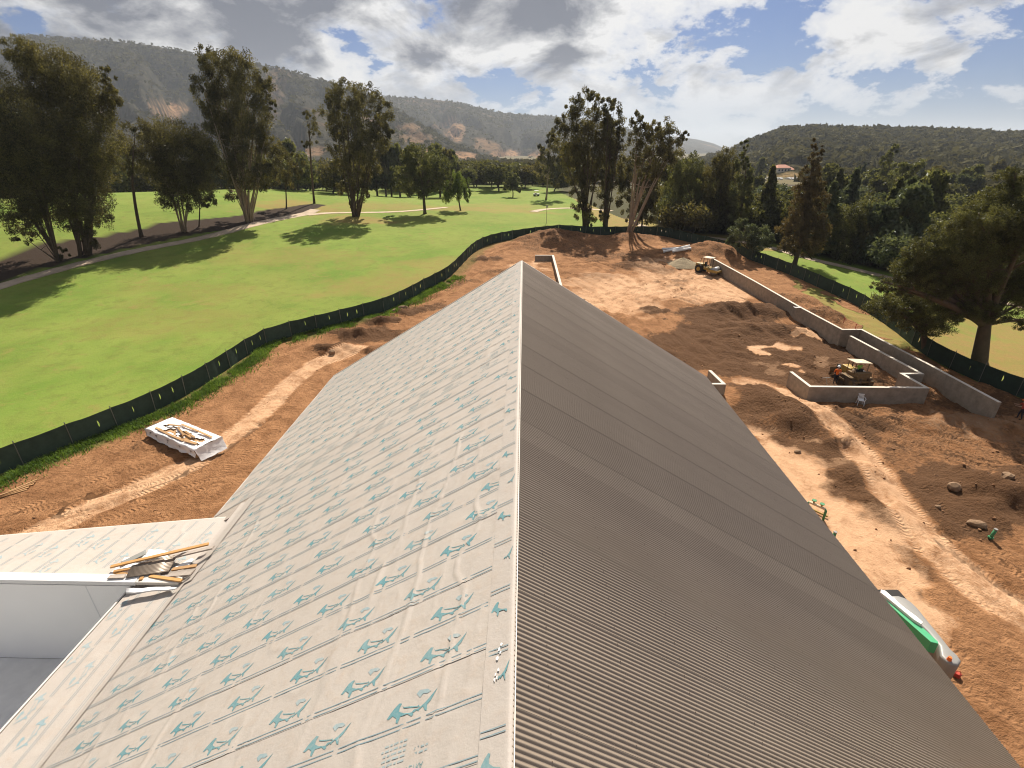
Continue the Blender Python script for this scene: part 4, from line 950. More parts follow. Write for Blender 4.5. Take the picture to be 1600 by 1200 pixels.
# ---------------------------------------------------------------- concrete foundation walls
def wall_run(label, pts, h, th=0.28, name='foundation_wall', sink=1.2):
    T = [at_h(a, b, h) for a, b in pts]; c = T[0]; root = thing(name, label, 'wall', (c.x, c.y, c.z - h))
    L_, R_ = [], []
    for i, p in enumerate(T):
        d0 = (T[i] - T[i - 1]) if i else (T[1] - T[0]); d1 = (T[i + 1] - T[i]) if i < len(T) - 1 else d0
        d0.z = d1.z = 0; d0.normalize(); d1.normalize(); m_ = (d0 + d1).normalized(); nn = Vector((-m_.y, m_.x, 0)); k = th / 2 / max(0.4, nn.dot(Vector((-d0.y, d0.x, 0))))
        L_.append(p + nn * k); R_.append(p - nn * k)
    vs = []; fs = []
    for p, a, b in zip(T, L_, R_):
        for q, dz in ((a, 0), (b, 0), (b, -h - sink), (a, -h - sink)): vs.append(Vector((q.x, q.y, p.z + dz)) - c + Vector((0, 0, h)))
    for i in range(len(T) - 1):
        for k in range(4): fs.append((i * 4 + k, i * 4 + (k + 1) % 4, i * 4 + 4 + (k + 1) % 4, i * 4 + 4 + k))
    fs += [(0, 1, 2, 3), tuple(len(vs) - 4 + k for k in (3, 2, 1, 0))]
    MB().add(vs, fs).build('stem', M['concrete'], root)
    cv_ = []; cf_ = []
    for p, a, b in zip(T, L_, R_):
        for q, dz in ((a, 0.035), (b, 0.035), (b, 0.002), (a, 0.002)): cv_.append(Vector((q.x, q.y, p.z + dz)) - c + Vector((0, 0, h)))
    MB().add(cv_, fs).build('top', M['cap'], root)  # added strip, its pale colour stands in for sun on the wall top
    # form joints
    for a, b, na, nb in zip(T[:-1], T[1:], R_[:-1], R_[1:]):
        l_ = (b - a).length; k = 2.44
        while k < l_ - 0.5:
            q = na.lerp(nb, k / l_) ; dq = (b - a).normalized(); 
            MB().box(Vector((q.x, q.y, q.z - h * 0.5)) - c + Vector((0, 0, h)), (0.012, 0.012, h * 0.98)).build('form_joint', M['grey_wood'], root); k += 2.44
    return T
wall_run('long pale concrete foundation wall running from the roller past the oaks', [(1112, 403), (1180, 440), (1250, 480), (1316, 515), (1346, 515), (1452, 570), (1562, 629)], 1.75)
wall_run('stepped concrete foundation wall closing the pit around the bulldozer', [(1329, 525), (1440, 584), (1409, 584), (1448, 606), (1358, 605), (1266, 604), (1236, 581)], 1.45)
wall_run('short L-shaped concrete foundation wall peeping out behind the eave', [(1109, 579), (1131, 600), (1112, 600)], 1.2)
wall_run('narrow foundation wall with a bright top running back from the ridge end', [(836, 399), (864, 399), (878, 452), (890, 500)], 0.9, 0.35)
for px, py, lab in ((1318, 500, 'rusty form stake standing on the long concrete wall'), (1336, 510, 'rusty form stake at the corner of the long concrete wall')):
    p = at_h(px, py + 4, 1.75); o = MB().tube([(0, 0, -0.02), (0.02, 0, 0.5)], 0.035, 6).box((0.02, 0, 0.52), (0.14, 0.05, 0.06)).build('form_stake', M['red'], None, loc=p); tag(o, lab, 'stake')
p = at_h(1247, 481, 1.75); tag(MB().box((0, 0, 0.05), (0.9, 0.25, 0.06)).box((0.25, 0.25, -0.02), (0.06, 0.7, 0.06)).box((-0.25, 0.25, -0.02), (0.06, 0.7, 0.06)).build('wall_bracket', M['white_paint'], None, loc=p), 'white bracket hooked over the long concrete wall', 'bracket')

# ---------------------------------------------------------------- people
def person(label, loc, rz, J, mats, hat, parts):
    """J: joints in metres; one continuous skinned body"""
    names = list(J); idx = {k: i for i, k in enumerate(names)}
    E = parts
    me = bpy.data.meshes.new('body'); me.from_pydata([J[k][:3] for k in names], [(idx[a], idx[b]) for a, b, _ in E], [])
    ob = bpy.data.objects.new('person', me); COL.objects.link(ob)
    sk = ob.modifiers.new('skin', 'SKIN'); ss_ = ob.modifiers.new('sub', 'SUBSURF'); ss_.levels = 1; ss_.render_levels = 1
    for i, k in enumerate(names):
        v = me.skin_vertices[0].data[i]; v.radius = (J[k][3], J[k][4] if len(J[k]) > 4 else J[k][3]); v.use_root = (k == 'pelvis')
    dg = bpy.context.evaluated_depsgraph_get(); nm = bpy.data.meshes.new_from_object(ob.evaluated_get(dg)); bpy.data.objects.remove(ob)
    root = link('person', nm, None); nm.materials.clear(); keys = ['shirt', 'legs', 'skin', 'boot']
    for k in keys: nm.materials.append(mats[k])
    segs = [(Vector(J[a][:3]), Vector(J[b][:3]), keys.index(c)) for a, b, c in E]
    for f in nm.polygons:
        c = Vector(f.center); best = 1e9
        for a, b, k in segs:
            ab = b - a; t_ = max(0, min(1, (c - a).dot(ab) / max(ab.length_squared, 1e-9))); d = (a + ab * t_ - c).length
            if d < best: best = d; f.material_index = k
        f.use_smooth = True
    root.location = loc; root.rotation_euler = (0, 0, rz); tag(root, label, 'person')
    hd = Vector(J['head'][:3]); mb = MB()
    ring = [(0.135, 0.0), (0.128, 0.05), (0.10, 0.10), (0.05, 0.125), (0.0, 0.13)]
    vs = []; fs = []
    for rr_, zz_ in ring:
        for k in range(12): vs.append((hd.x + rr_ * math.cos(k * math.pi / 6), hd.y + rr_ * 1.1 * math.sin(k * math.pi / 6), hd.z + 0.045 + zz_))
    for i in range(4):
        for k in range(12): fs.append((i * 12 + k, i * 12 + (k + 1) % 12, i * 12 + 12 + (k + 1) % 12, i * 12 + 12 + k))
    mb.add(vs, fs); mb.box((hd.x, hd.y + 0.12, hd.z + 0.05), (0.2, 0.14, 0.015)); mb.build('hat', hat, root, True)
    mb = MB()
    for s_ in (-1, 1): mb.box((hd.x + 0.035 * s_, hd.y + 0.104, hd.z + 0.005), (0.028, 0.02, 0.014))
    mb.box((hd.x, hd.y + 0.1, hd.z - 0.065), (0.05, 0.02, 0.01)); mb.build('face', M['denim'], root)
    return root
def body_joints(sit=False, arms='down', lean=0.0):
    J = {}; hz = 0.92 if not sit else 0.12
    J['pelvis'] = (0, 0, hz, 0.155, 0.115); J['waist'] = (0, 0.02 + lean * 0.3, hz + 0.18, 0.145, 0.105); J['chest'] = (0, 0.02 + lean * 0.8, hz + 0.40, 0.175, 0.12)
    J['neckb'] = (0, 0.01 + lean, hz + 0.54, 0.085, 0.08); J['neck'] = (0, 0.02 + lean * 1.05, hz + 0.61, 0.055); J['head'] = (0, 0.035 + lean * 1.15, hz + 0.71, 0.088, 0.098); J['crown'] = (0, 0.03 + lean * 1.2, hz + 0.79, 0.07, 0.08); J['nose'] = (0, 0.14 + lean * 1.15, hz + 0.69, 0.016)
    E = [('pelvis', 'waist', 'shirt'), ('waist', 'chest', 'shirt'), ('chest', 'neckb', 'shirt'), ('neckb', 'neck', 'skin'), ('neck', 'head', 'skin'), ('head', 'crown', 'skin'), ('head', 'nose', 'skin')]
    for s_, n in ((-1, 'l'), (1, 'r')):
        sh = Vector((0.20 * s_, 0.0 + lean * 0.9, hz + 0.49))
        if arms == 'down': el = sh + Vector((0.07 * s_, 0.02, -0.28)); wr_ = el + Vector((-0.02 * s_, 0.13, -0.22))
        else: el = sh + Vector((0.06 * s_, 0.14, -0.24)); wr_ = el + Vector((-0.05 * s_, 0.24, 0.0))
        J['sh' + n] = tuple(sh) + (0.068,); J['el' + n] = tuple(el) + (0.05,); J['wr' + n] = tuple(wr_) + (0.033,)
        fd = (wr_ - el).normalized(); pm_ = wr_ + fd * 0.075; J['pa' + n] = tuple(pm_) + (0.04, 0.022)
        E += [('chest', 'sh' + n, 'shirt'), ('sh' + n, 'el' + n, 'shirt'), ('el' + n, 'wr' + n, 'skin'), ('wr' + n, 'pa' + n, 'skin')]
        sd_ = Vector((0, 0, 1)).cross(fd) if abs(fd.z) < 0.9 else Vector((0, 1, 0)); sd_.normalize()
        for k, (o_, ln_) in enumerate(((-0.03, 0.065), (-0.01, 0.08), (0.01, 0.075), (0.03, 0.06))):
            J['f%d%s' % (k, n)] = tuple(pm_ + fd * (0.03 + ln_ * 0.55) + sd_ * o_) + (0.010,); J['g%d%s' % (k, n)] = tuple(pm_ + fd * (0.02 + ln_) + sd_ * o_ + Vector((0, 0, -0.025))) + (0.008,)
            E += [('pa' + n, 'f%d%s' % (k, n), 'skin'), ('f%d%s' % (k, n), 'g%d%s' % (k, n), 'skin')]
        J['th' + n] = tuple(wr_ + fd * 0.06 - sd_ * 0.055) + (0.011,); E.append(('wr' + n, 'th' + n, 'skin'))
        hp = Vector((0.10 * s_, 0, hz - 0.06))
        if sit: kn = hp + Vector((0.05 * s_, 0.42, 0.05)); an_ = kn + Vector((0, 0.08, -0.42)); 
        else: kn = hp + Vector((0.03 * s_, 0.03 + 0.06 * s_, -0.40)); an_ = Vector((0.13 * s_, -0.02 + 0.10 * s_, 0.09))
        J['hp' + n] = tuple(hp) + (0.095,); J['kn' + n] = tuple(kn) + (0.062,); J['an' + n] = tuple(an_) + (0.045,); J['to' + n] = tuple(an_ + Vector((0.02 * s_, 0.17, -0.045))) + (0.038,)
        E += [('pelvis', 'hp' + n, 'legs'), ('hp' + n, 'kn' + n, 'legs'), ('kn' + n, 'an' + n, 'legs'), ('an' + n, 'to' + n, 'boot')]
    return J, E
def cloth(sh): return {'shirt': sh, 'legs': M['denim'], 'skin': M['skin'], 'boot': M['black']}
p = on_ground(1305, 596); J, E = body_joints(lean=0.05)
person('worker in an orange shirt and white hat standing at the bulldozer', p, R(-20), J, cloth(M['orange']), M['hat_white'], E)
p = on_ground(1591, 656); J, E = body_joints(lean=0.08, arms='fwd')
person('worker in red standing in the dirt past the end of the long wall', p, R(60), J, cloth(M['red']), M['orange'], E)

# ---------------------------------------------------------------- bulldozer in the pit
p = on_ground(1332, 596)
doz = thing('bulldozer', 'dusty brown tracked bulldozer with a cream canopy seen from behind', 'bulldozer', p, R(6)); doz.scale = (0.78,) * 3
for s_ in (-1, 1):
    mb = MB(); x0 = s_ * 1.02; rr_ = 0.42; pts = []
    for k in range(9): a = -math.pi / 2 - k * math.pi / 8; pts.append((-1.25 + rr_ * math.cos(a), 0.45 + rr_ * math.sin(a)))
    for k in range(9): a = math.pi / 2 - k * math.pi / 8; pts.append((1.25 + rr_ * math.cos(a), 0.45 + rr_ * math.sin(a)))
    mb.prism(pts, 0, x0 - 0.27, x0 + 0.27); tk = mb.build('track', M['rust'], doz)
    per = resample([Vector((0, a, b)) for a, b in pts + [pts[0]]], 0.19)
    pad = MB(); pad.box((0, 0, 0), (0.56, 0.15, 0.05)).box((0, 0.05, 0.04), (0.56, 0.025, 0.06)); pad_o = pad.build('track_pad', M['rust']); pad_me = pad_o.data; bpy.data.objects.remove(pad_o)
    for i, q in enumerate(per[:-1]):
        n_ = per[i + 1] - q; o = bpy.data.objects.new('track_pad', pad_me); COL.objects.link(o); o.parent = tk; o.location = (x0, q.y, q.z); o.rotation_euler = (math.atan2(n_.z, n_.y) + math.pi, 0, 0)
    for yy in (-1.25, 1.25):
        m2 = MB(); m2.tube([(x0 - 0.3, yy, 0.45), (x0 + 0.3, yy, 0.45)], 0.3, 14); m2.build('sprocket', M['cat_brown'], doz)
    MB().box((x0, 0, 0.45), (0.34, 2.1, 0.4), bev=0.03).build('track_frame', M['cat_brown'], doz)
    MB().box((s_ * 1.02, -0.35, 1.02), (0.62, 1.9, 0.07), bev=0.02).build('fender', M['cat_brown'], doz)
MB().box((0, -0.55, 1.0), (1.5, 1.9, 0.95), bev=0.05).build('rear_housing', M['cat_brown'], doz)
MB().box((0, -1.2, 1.55), (1.9, 0.55, 0.5), bev=0.06, taper=0.93).build('fuel_tank', M['cat_brown'], doz)
MB().box((0, 1.05, 1.25), (1.0, 1.5, 0.85), bev=0.07, taper=0.95).build('hood', M['yellow'], doz)
MB().tube([(0.25, 1.0, 1.65), (0.25, 1.0, 2.3)], 0.06, 10).build('exhaust', M['black'], doz)
MB().prism([(2.05, 0.15), (2.2, 0.2), (2.12, 0.7), (2.2, 1.15), (2.1, 1.2), (2.02, 0.7)], 0, -1.6, 1.6).build('blade', M['cat_brown'], doz)
for s_ in (-1, 1):
    MB().box((s_ * 1.42, 0.9, 0.5), (0.12, 2.4, 0.2)).build('push_arm', M['cat_brown'], doz)
    MB().box((s_ * 0.5, -1.62, 0.85), (0.12, 0.5, 0.6)).build('rear_bracket', M['rust'], doz)
    for yy in (-0.75, 0.45): MB().tube([(s_ * 0.78, yy, 1.1), (s_ * 0.82, yy, 2.72)], 0.045, 8).build('canopy_post', M['cat_brown'], doz)
MB().box((0, -1.72, 0.78), (2.3, 0.16, 0.2), bev=0.02).build('drawbar', M['cat_brown'], doz)
MB().box((0, -0.15, 2.78), (2.15, 1.55, 0.11), rot=(R(-3), R(5), 0), bev=0.03).build('canopy', M['cream'], doz)
MB().box((0, -0.45, 1.52), (0.55, 0.5, 0.14), bev=0.04).box((0, -0.72, 1.82), (0.55, 0.12, 0.55), bev=0.04).build('seat', M['black'], doz)
MB().box((-0.55, -0.35, 1.62), (0.3, 0.35, 0.3), bev=0.04).build('air_cleaner', M['cream'], doz)
MB().box((0.62, -0.3, 1.6), (0.35, 0.6, 0.1)).build('armrest', M['white_paint'], doz)
MB().box((-1.5, 1.0, 1.0), (0.32, 0.35, 2.0), bev=0.03).build('lift_arm', M['black'], doz)
J, E = body_joints(True, 'fwd'); c, s_ = math.cos(R(6)), math.sin(R(6))
person('bulldozer operator in a bright green vest seated under the canopy', (p.x + 0.35 * s_, p.y - 0.35 * c, p.z + 1.25), R(6), J, cloth(M['lime']), M['hat_white'], E)

# ---------------------------------------------------------------- road roller by the long wall
p = on_ground(1106, 427)
rol = thing('road_roller', 'yellow single-drum road roller parked at the far end of the long wall', 'roller', p, R(-52)); rol.scale = (0.82,) * 3
for s_ in (-1, 1):
    w = MB(); w.tube([(-1.5, s_ * 0.62, 0.75), (-1.5, s_ * 1.12, 0.75)], 0.75, 18); wo_ = w.build('wheel', M['black'], rol)
    w = MB(); w.tube([(-1.5, s_ * 1.08, 0.75), (-1.5, s_ * 1.15, 0.75)], 0.38, 14); w.build('rim', M['yellow'], wo_)
    for k in range(14):
        a = k * 2 * math.pi / 14; MB().box((-1.5 + 0.76 * math.cos(a), s_ * 0.87, 0.75 + 0.76 * math.sin(a)), (0.1, 0.48, 0.07), rot=(0, -a + math.pi / 2, 0.3 * s_)).build('lug', M['black'], wo_)
MB().tube([(1.55, -1.05, 0.72), (1.55, 1.05, 0.72)], 0.72, 26).build('drum', M['steel'], rol, True)
MB().box((1.55, 1.2, 0.78), (2.1, 0.14, 0.45)).box((1.55, -1.2, 0.78), (2.1, 0.14, 0.45)).box((0.58, 0, 0.85), (0.2, 2.4, 0.5)).box((2.5, 0, 0.75), (0.16, 2.4, 0.36)).build('drum_frame', M['yellow'], rol)
MB().box((-1.75, 0, 1.25), (1.8, 1.15, 0.95), bev=0.12, taper=0.9).build('hood', M['yellow'], rol)
MB().box((-0.25, 0, 0.95), (1.5, 1.3, 0.5), bev=0.05).build('deck', M['yellow'], rol)
for sx__ in (-0.85, 0.35):
    for s_ in (-1, 1): MB().tube([(sx__, s_ * 0.68, 1.15), (sx__, s_ * 0.68, 2.9)], 0.05, 8).build('canopy_post', M['black'], rol)
MB().box((-0.25, 0, 2.95), (1.75, 1.65, 0.12), bev=0.04).build('canopy', M['cream'], rol)
MB().box((-0.5, 0, 1.4), (0.5, 0.55, 0.15), bev=0.03).box((-0.75, 0, 1.75), (0.12, 0.55, 0.6), bev=0.03).build('seat', M['black'], rol)
MB().tube([(0.1, 0, 1.2), (0.2, 0, 1.75)], 0.04, 8).tube([(0.05, 0.2, 1.78), (0.3, 0.2, 1.72), (0.3, -0.2, 1.72), (0.05, -0.2, 1.78)], 0.025, 6).build('steering_column', M['black'], rol)
MB().tube([(-2.2, 0.3, 1.7), (-2.2, 0.3, 2.2)], 0.05, 8).build('exhaust', M['steel'], rol)

# white pipes, gravel
for k, (a, b, lab) in enumerate((((1036, 398), (1076, 399), 'longest white pipe lying by the gravel pile'), ((1050, 400), (1078, 401), 'short white pipe lying in front of the longest one'), ((1034, 395), (1060, 396), 'white pipe lying behind the longest one'))):
    P0, P1 = on_ground(*a), on_ground(*b); P0.z += 0.22; P1.z += 0.22; d = (P1 - P0).normalized()
    o = MB().tube([Vector(), P1 - P0], 0.2, 14, cap=False).tube([Vector(), P1 - P0], 0.17, 14).tube([d * -0.02, d * 0.25], 0.24, 14).build('white_pipe', M['white_paint'], None, True, loc=P0); tag(o, lab, 'pipe')
p = on_ground(1066, 414); r = np.random.default_rng(8); ng = 40
a, b = np.meshgrid(np.linspace(0, 2 * math.pi, 49), np.linspace(0, 1, 22), indexing='ij')
rx = 3.4 * b * (1 + 0.12 * fbm(a * 1.2, b * 2, 3, 3)); V = np.stack([rx * np.cos(a), rx * np.sin(a) * 0.8, 1.35 * (1 - b) ** 1.05 - 0.12 + 0.10 * fbm(a * 3, b * 9, 3, 4)], -1).reshape(-1, 3)
o = link('gravel_pile', np_mesh('gravel_pile', V, grid_faces(49, 22)[:, ::-1]), M['gravel'], smooth=True); o.location = p; tag(o, 'grey conical gravel pile beside the white pipes', 'gravel', kind='stuff')

# ---------------------------------------------------------------- garden chair, stand, standpipes
p = on_ground(1343, 633)
ch_ = thing('garden_chair', 'white plastic garden armchair standing in front of the concrete wall', 'chair', p, R(160))
MB().box((0, 0, 0.43), (0.46, 0.44, 0.03), bev=0.01).build('seat', M['white_paint'], ch_)
mb = MB()
for k in range(5): mb.box((-0.17 + 0.085 * k, -0.25, 0.66), (0.05, 0.02, 0.42), rot=(R(12), 0, 0))
mb.box((0, -0.295, 0.87), (0.46, 0.03, 0.07), rot=(R(12), 0, 0), bev=0.012).box((0, -0.215, 0.47), (0.46, 0.03, 0.05)); mb.build('backrest', M['white_paint'], ch_)
for sx__ in (-1, 1):
    for sy__ in (-1, 1): MB().tube([(sx__ * 0.21, sy__ * 0.19, 0.43), (sx__ * 0.25, sy__ * 0.25, -0.02)], [0.03, 0.022], 6).build('leg', M['white_paint'], ch_)
    MB().tube([(sx__ * 0.23, 0.2, 0.43), (sx__ * 0.27, 0.2, 0.64), (sx__ * 0.27, -0.05, 0.66), (sx__ * 0.23, -0.26, 0.66)], 0.024, 6).build('armrest', M['white_paint'], ch_)
p = on_ground(1287, 616)
st = thing('survey_stand', 'thin T-topped stand with green legs leaning by the concrete wall', 'stand', p, R(10))
MB().tube([(0.35, -0.2, -0.05), (-0.15, 0.1, 1.6)], 0.025, 6).build('mast', M['steel'], st); MB().tube([(-0.55, 0.1, 1.6), (0.25, 0.1, 1.6)], 0.025, 6).build('crossbar', M['steel'], st)
for e in ((-0.25, -0.25), (0.15, 0.35)): MB().tube([(e[0], e[1], -0.05), (0.08, -0.05, 0.85)], 0.035, 6).build('leg', M['green_dark'], st)
for (px, py, lab, tilt) in ((1300, 845, 'green standpipe with a pale cap poking up beside the eave', 0.03), (1546, 842, 'green standpipe with a pale cap standing alone in the open dirt', 0.12)):
    p = on_ground(px, py); t_ = thing('standpipe', lab, 'pipe', p)
    MB().tube([(0, 0, -0.2), (tilt * 0.8, 0, 0.62)], 0.085, 12).build('pipe', M['green_dark'], t_, True)
    MB().tube([(tilt * 0.8, 0, 0.62), (tilt * 0.82, 0, 0.68)], 0.095, 12).build('cap', M['grey_body'], t_); MB().tube([(0.02, 0, 0.05), (0.03, 0, 0.12)], 0.14, 12).build('collar', M['green_dark'], t_)
p = on_ground(1272, 806); bf = thing('backflow_valve', 'green and yellow pipework with valves beside the corrugated eave', 'valve', p, R(-50))
for s_ in (-0.5, 0.5): MB().tube([(s_, 0, -0.2), (s_, 0, 0.65), (s_ * 0.85, 0, 0.75)], 0.07, 10).build('riser', M['green_dark'], bf, True)
MB().tube([(-0.45, 0, 0.75), (0.45, 0, 0.75)], 0.08, 10).build('cross_pipe', M['cream'], bf, True)
for s_ in (-0.22, 0.22):
    MB().tube([(s_, 0, 0.75), (s_, 0, 1.0)], 0.05, 8).build('valve_stem', M['yellow'], bf); MB().tube([(s_, 0, 0.98), (s_, 0, 1.02)], 0.13, 12).build('handwheel', M['green_dark'], bf)
MB().tube([(-0.6, 0.35, 0.12), (0.6, 0.35, 0.12)], 0.06, 8).build('feed_pipe', M['yellow'], bf)

# ---------------------------------------------------------------- lift parked under the eave
p0 = at_z(1440, 990, 0.0); lift = thing('boom_lift', 'boom lift with grey hood and green boom half hidden under the eave', 'boom lift', (p0.x + 0.22, p0.y, 0))
def outl(P, z): return [tuple((at_z(a, b, z) - Vector((p0.x, p0.y, 0)))[:2]) for a, b in P]
def loft(P, z0, z1, bev):
    bm = bmesh.new(); O = outl(P, z1); vs = [bm.verts.new((a, b, z1)) for a, b in O]; f = bm.faces.new(vs)
    ex = bmesh.ops.extrude_face_region(bm, geom=[f]); 
    for v in [g for g in ex['geom'] if isinstance(g, bmesh.types.BMVert)]: v.co.z = z0
    bmesh.ops.recalc_face_normals(bm, faces=bm.faces)
    top_e = [e for e in bm.edges if all(abs(v.co.z - z1) < 1e-5 for v in e.verts)]
    if bev: bmesh.ops.bevel(bm, geom=top_e, offset=bev, segments=3, affect='EDGES', profile=0.5)
    mb = MB(); bm.verts.ensure_lookup_table(); bm.verts.index_update(); mb.add([v.co.copy() for v in bm.verts], [tuple(v.index for v in f.verts) for f in bm.faces]); bm.free(); return mb
loft([(1384, 930), (1396, 930), (1408, 934), (1418, 941), (1428, 951), (1442, 969), (1460, 991), (1478, 1014), (1488, 1023), (1494, 1032), (1490, 1039), (1480, 1038), (1470, 1033), (1461, 1023), (1459, 1008), (1440, 985), (1412, 957), (1390, 938)], 0.75, 1.95, 0.10).build('hood', M['grey_body'], lift, True)
loft([(1372, 925), (1384, 936), (1420, 968), (1457, 1002), (1458, 1006), (1446, 1003), (1400, 962), (1372, 935)], 1.7, 2.25, 0.02).build('boom', M['green_paint'], lift)
loft([(1369, 921), (1376, 923), (1405, 949), (1424, 963), (1434, 972), (1431, 975), (1420, 968), (1390, 943), (1369, 926)], 2.0, 2.38, 0.01).build('boom_cover', M['white_paint'], lift)
b_ = at_z(1475, 1029, 2.02) - Vector((p0.x, p0.y, 0)); MB().tube([b_ - Vector((0, 0, 0.12)), b_ + Vector((0, 0, 0.08))], [0.09, 0.06], 12).build('beacon', M['orange'], lift)
MB().box((-1.0, 0.2, 0.7), (1.2, 3.0, 0.5), bev=0.08).build('chassis', M['black'], lift)
for a in (-1.85, -0.5):
    for b in (-1.0, 1.3): MB().tube([(a - 0.14, b, 0.42), (a + 0.14, b, 0.42)], 0.43, 18).build('wheel', M['black'], lift)
p = on_ground(1494, 1056); tag(MB().box((0, 0, 0.12), (0.2, 0.26, 0.2), rot=(0, 0, 0.6), bev=0.03).tube([(-0.1, 0, 0.24), (-0.06, 0, 0.33), (0.06, 0, 0.33), (0.1, 0, 0.24)], 0.015, 6).build('fuel_can', M['red'], None, loc=p), 'small red fuel can on the dirt beside the boom lift', 'can')

# ---------------------------------------------------------------- lumber wrapped in white sheeting
A_, B_, C_ = on_ground(231, 684), on_ground(307, 718), on_ground(352, 699)
ax = (B_ - A_); LEN = ax.length; WID = (C_ - B_).length; ang = math.atan2(ax.y, ax.x); ctr = (A_ + C_) / 2
lo_ = thing('wrapped_lumber', 'stack of lumber wrapped in white sheeting lying in the dirt by the fence', 'lumber', (ctr.x, ctr.y, gz(ctr.x, ctr.y)), ang)
HP = 0.85
nu, nv = 90, 40
u_ = np.linspace(-0.5, 0.5, nu); per = np.linspace(0, 1, nv)
def wrap_pt(u, v):
    # v runs up the camera side, over the top and down the far side
    x = u * LEN; half = WID / 2; tot = 2 * HP + WID; d = v * tot
    y = np.where(d < HP, -half - 0.10 * (1 - d / HP), np.where(d < HP + WID, -half + (d - HP), half + 0.1 * (d - HP - WID) / HP)); z = np.where(d < HP, d, np.where(d < HP + WID, HP, HP - (d - HP - WID)))
    hem = np.where((d < HP * 0.5), (0.18 + 0.32 * np.clip(fbm(u * 5, u * 0, 3, 77) + 0.2, 0, 1)) * (1 - d / (HP * 0.5)), 0)
    z = z + hem; crk = 0.09 * fbm(x * 2.2, d * 2.4, 4, 70); y = y + np.where(z < HP - 0.05, crk, 0); z = z + np.where(z > HP - 0.15, 0.5 * crk, 0)
    return np.stack([x + 0.05 * fbm(d * 3, x, 3, 71), y, np.maximum(z, 0.0)], -1)
UU, VV = np.meshgrid(u_, per, indexing='ij'); V = wrap_pt(UU, VV).reshape(-1, 3); Q = grid_faces(nu, nv)
fc = V[Q].mean(1); torn = (fc[:, 2] > HP * 0.9) & (np.abs(fc[:, 1] + 0.12 * WID) < WID * (0.16 + 0.32 * fbm(fc[:, 0] * 1.4, fc[:, 1] * 2, 3, 73))) & (fc[:, 0] > -LEN * 0.38) & (fc[:, 0] < LEN * 0.46) & (fbm(fc[:, 0] * 1.0, fc[:, 1] * 1.5, 3, 74) > -0.06)
wrp = link('sheeting', np_mesh('sheeting', V, Q[~torn]), M['wrap'], lo_, True)
for s_ in (-1, 1):                                             # gathered ends of the sheeting
    E_ = []; mb = MB()
    for k in range(9):
        for q in range(7):
            y = (-0.5 + k / 8) * WID * (1.05 - 0.1 * q / 6); z = HP * (1 - q / 6); E_.append((s_ * (LEN / 2 + 0.04 + 0.42 * (q / 6) ** 1.5 + 0.05 * rnd.uniform(-1, 1)), y + 0.03 * rnd.uniform(-1, 1), max(z, 0.01)))
    mb.add(E_, [(k * 7 + q, k * 7 + 7 + q, k * 7 + 8 + q, k * 7 + 1 + q) for k in range(8) for q in range(6)])
    mb.build('end_flap', M['wrap'], lo_, True)
for iy in range(6):
    for iz in range(5): MB().box((0, (-0.375 + 0.15 * iy) * WID, 0.09 + 0.15 * iz), (LEN * 0.96 - 0.1 * rnd.random(), WID * 0.14, 0.13)).build('board', M['wood'], lo_)
mb = MB()
for k, fx in enumerate((-0.42, -0.28, -0.05, 0.2, 0.42)):
    v0 = 0.62 * HP / (2 * HP + WID)
    for dx, dv, w_, h_ in ((0, 0.0, 0.05, 0.16), (0.12, 0.01, 0.05, 0.14), (0.06, 0.03, 0.14, 0.04), (-0.05, -0.03, 0.08, 0.05)):
        cs = [wrap_pt(np.array(fx + (dx + a) / LEN), np.array(v0 + dv + b / (2 * HP + WID))) + np.array([0, -0.02, 0]) for a, b in ((0, 0), (w_, 0.0), (w_, h_), (0, h_ * 0.9))]
        mb.add([tuple(c) for c in cs], [(0, 1, 2, 3)])
mb.build('print', M['ink'], wrp)['kind'] = 'stuff'
def loose(name, label, cat, loc, dims, rot, m, group=None):
    o = MB().box((0, 0, 0), dims, bev=min(dims) * 0.08).build(name, m, None, loc=loc); o.rotation_euler = rot; return tag(o, label, cat, group)
ca, sa = math.cos(ang), math.sin(ang)
for k, (fx, fy, ln_, a_, w_) in enumerate([(-0.33, -0.30, 0.7, 0.05, 0.16), (-0.18, -0.34, 1.5, -0.03, 0.18), (0.08, -0.36, 1.7, 0.02, 0.18), (0.33, -0.30, 1.2, 0.12, 0.22), (-0.02, -0.02, 1.6, -0.28, 0.14), (0.15, 0.0, 1.5, -0.12, 0.14), (0.0, 0.28, 2.0, 0.02, 0.15), (0.32, 0.26, 1.6, -0.02, 0.14), (-0.22, 0.1, 1.1, 0.35, 0.14)]):
    x, y = fx * LEN, fy * WID; q = Vector((ctr.x + ca * x - sa * y, ctr.y + sa * x + ca * y, lo_.location.z + HP + 0.045 + 0.012 * k))
    loose('board', 'loose offcut board lying on the wrapped lumber stack', 'board', q, (ln_, w_, 0.05), (0, 0.02, ang + a_), M['wood'], 'boards on the wrapped lumber')
for k in range(6):
    q = on_ground(18 + 4 * k, 772 - 2.2 * k); loose('board', 'weathered board in the small stack at the grass edge', 'board', (q.x, q.y, q.z + 0.05 + 0.045 * (k % 3)), (1.5, 0.11, 0.05), (0, 0, R(38 + 5 * k)), M['wood'], 'small board stack at the grass edge')

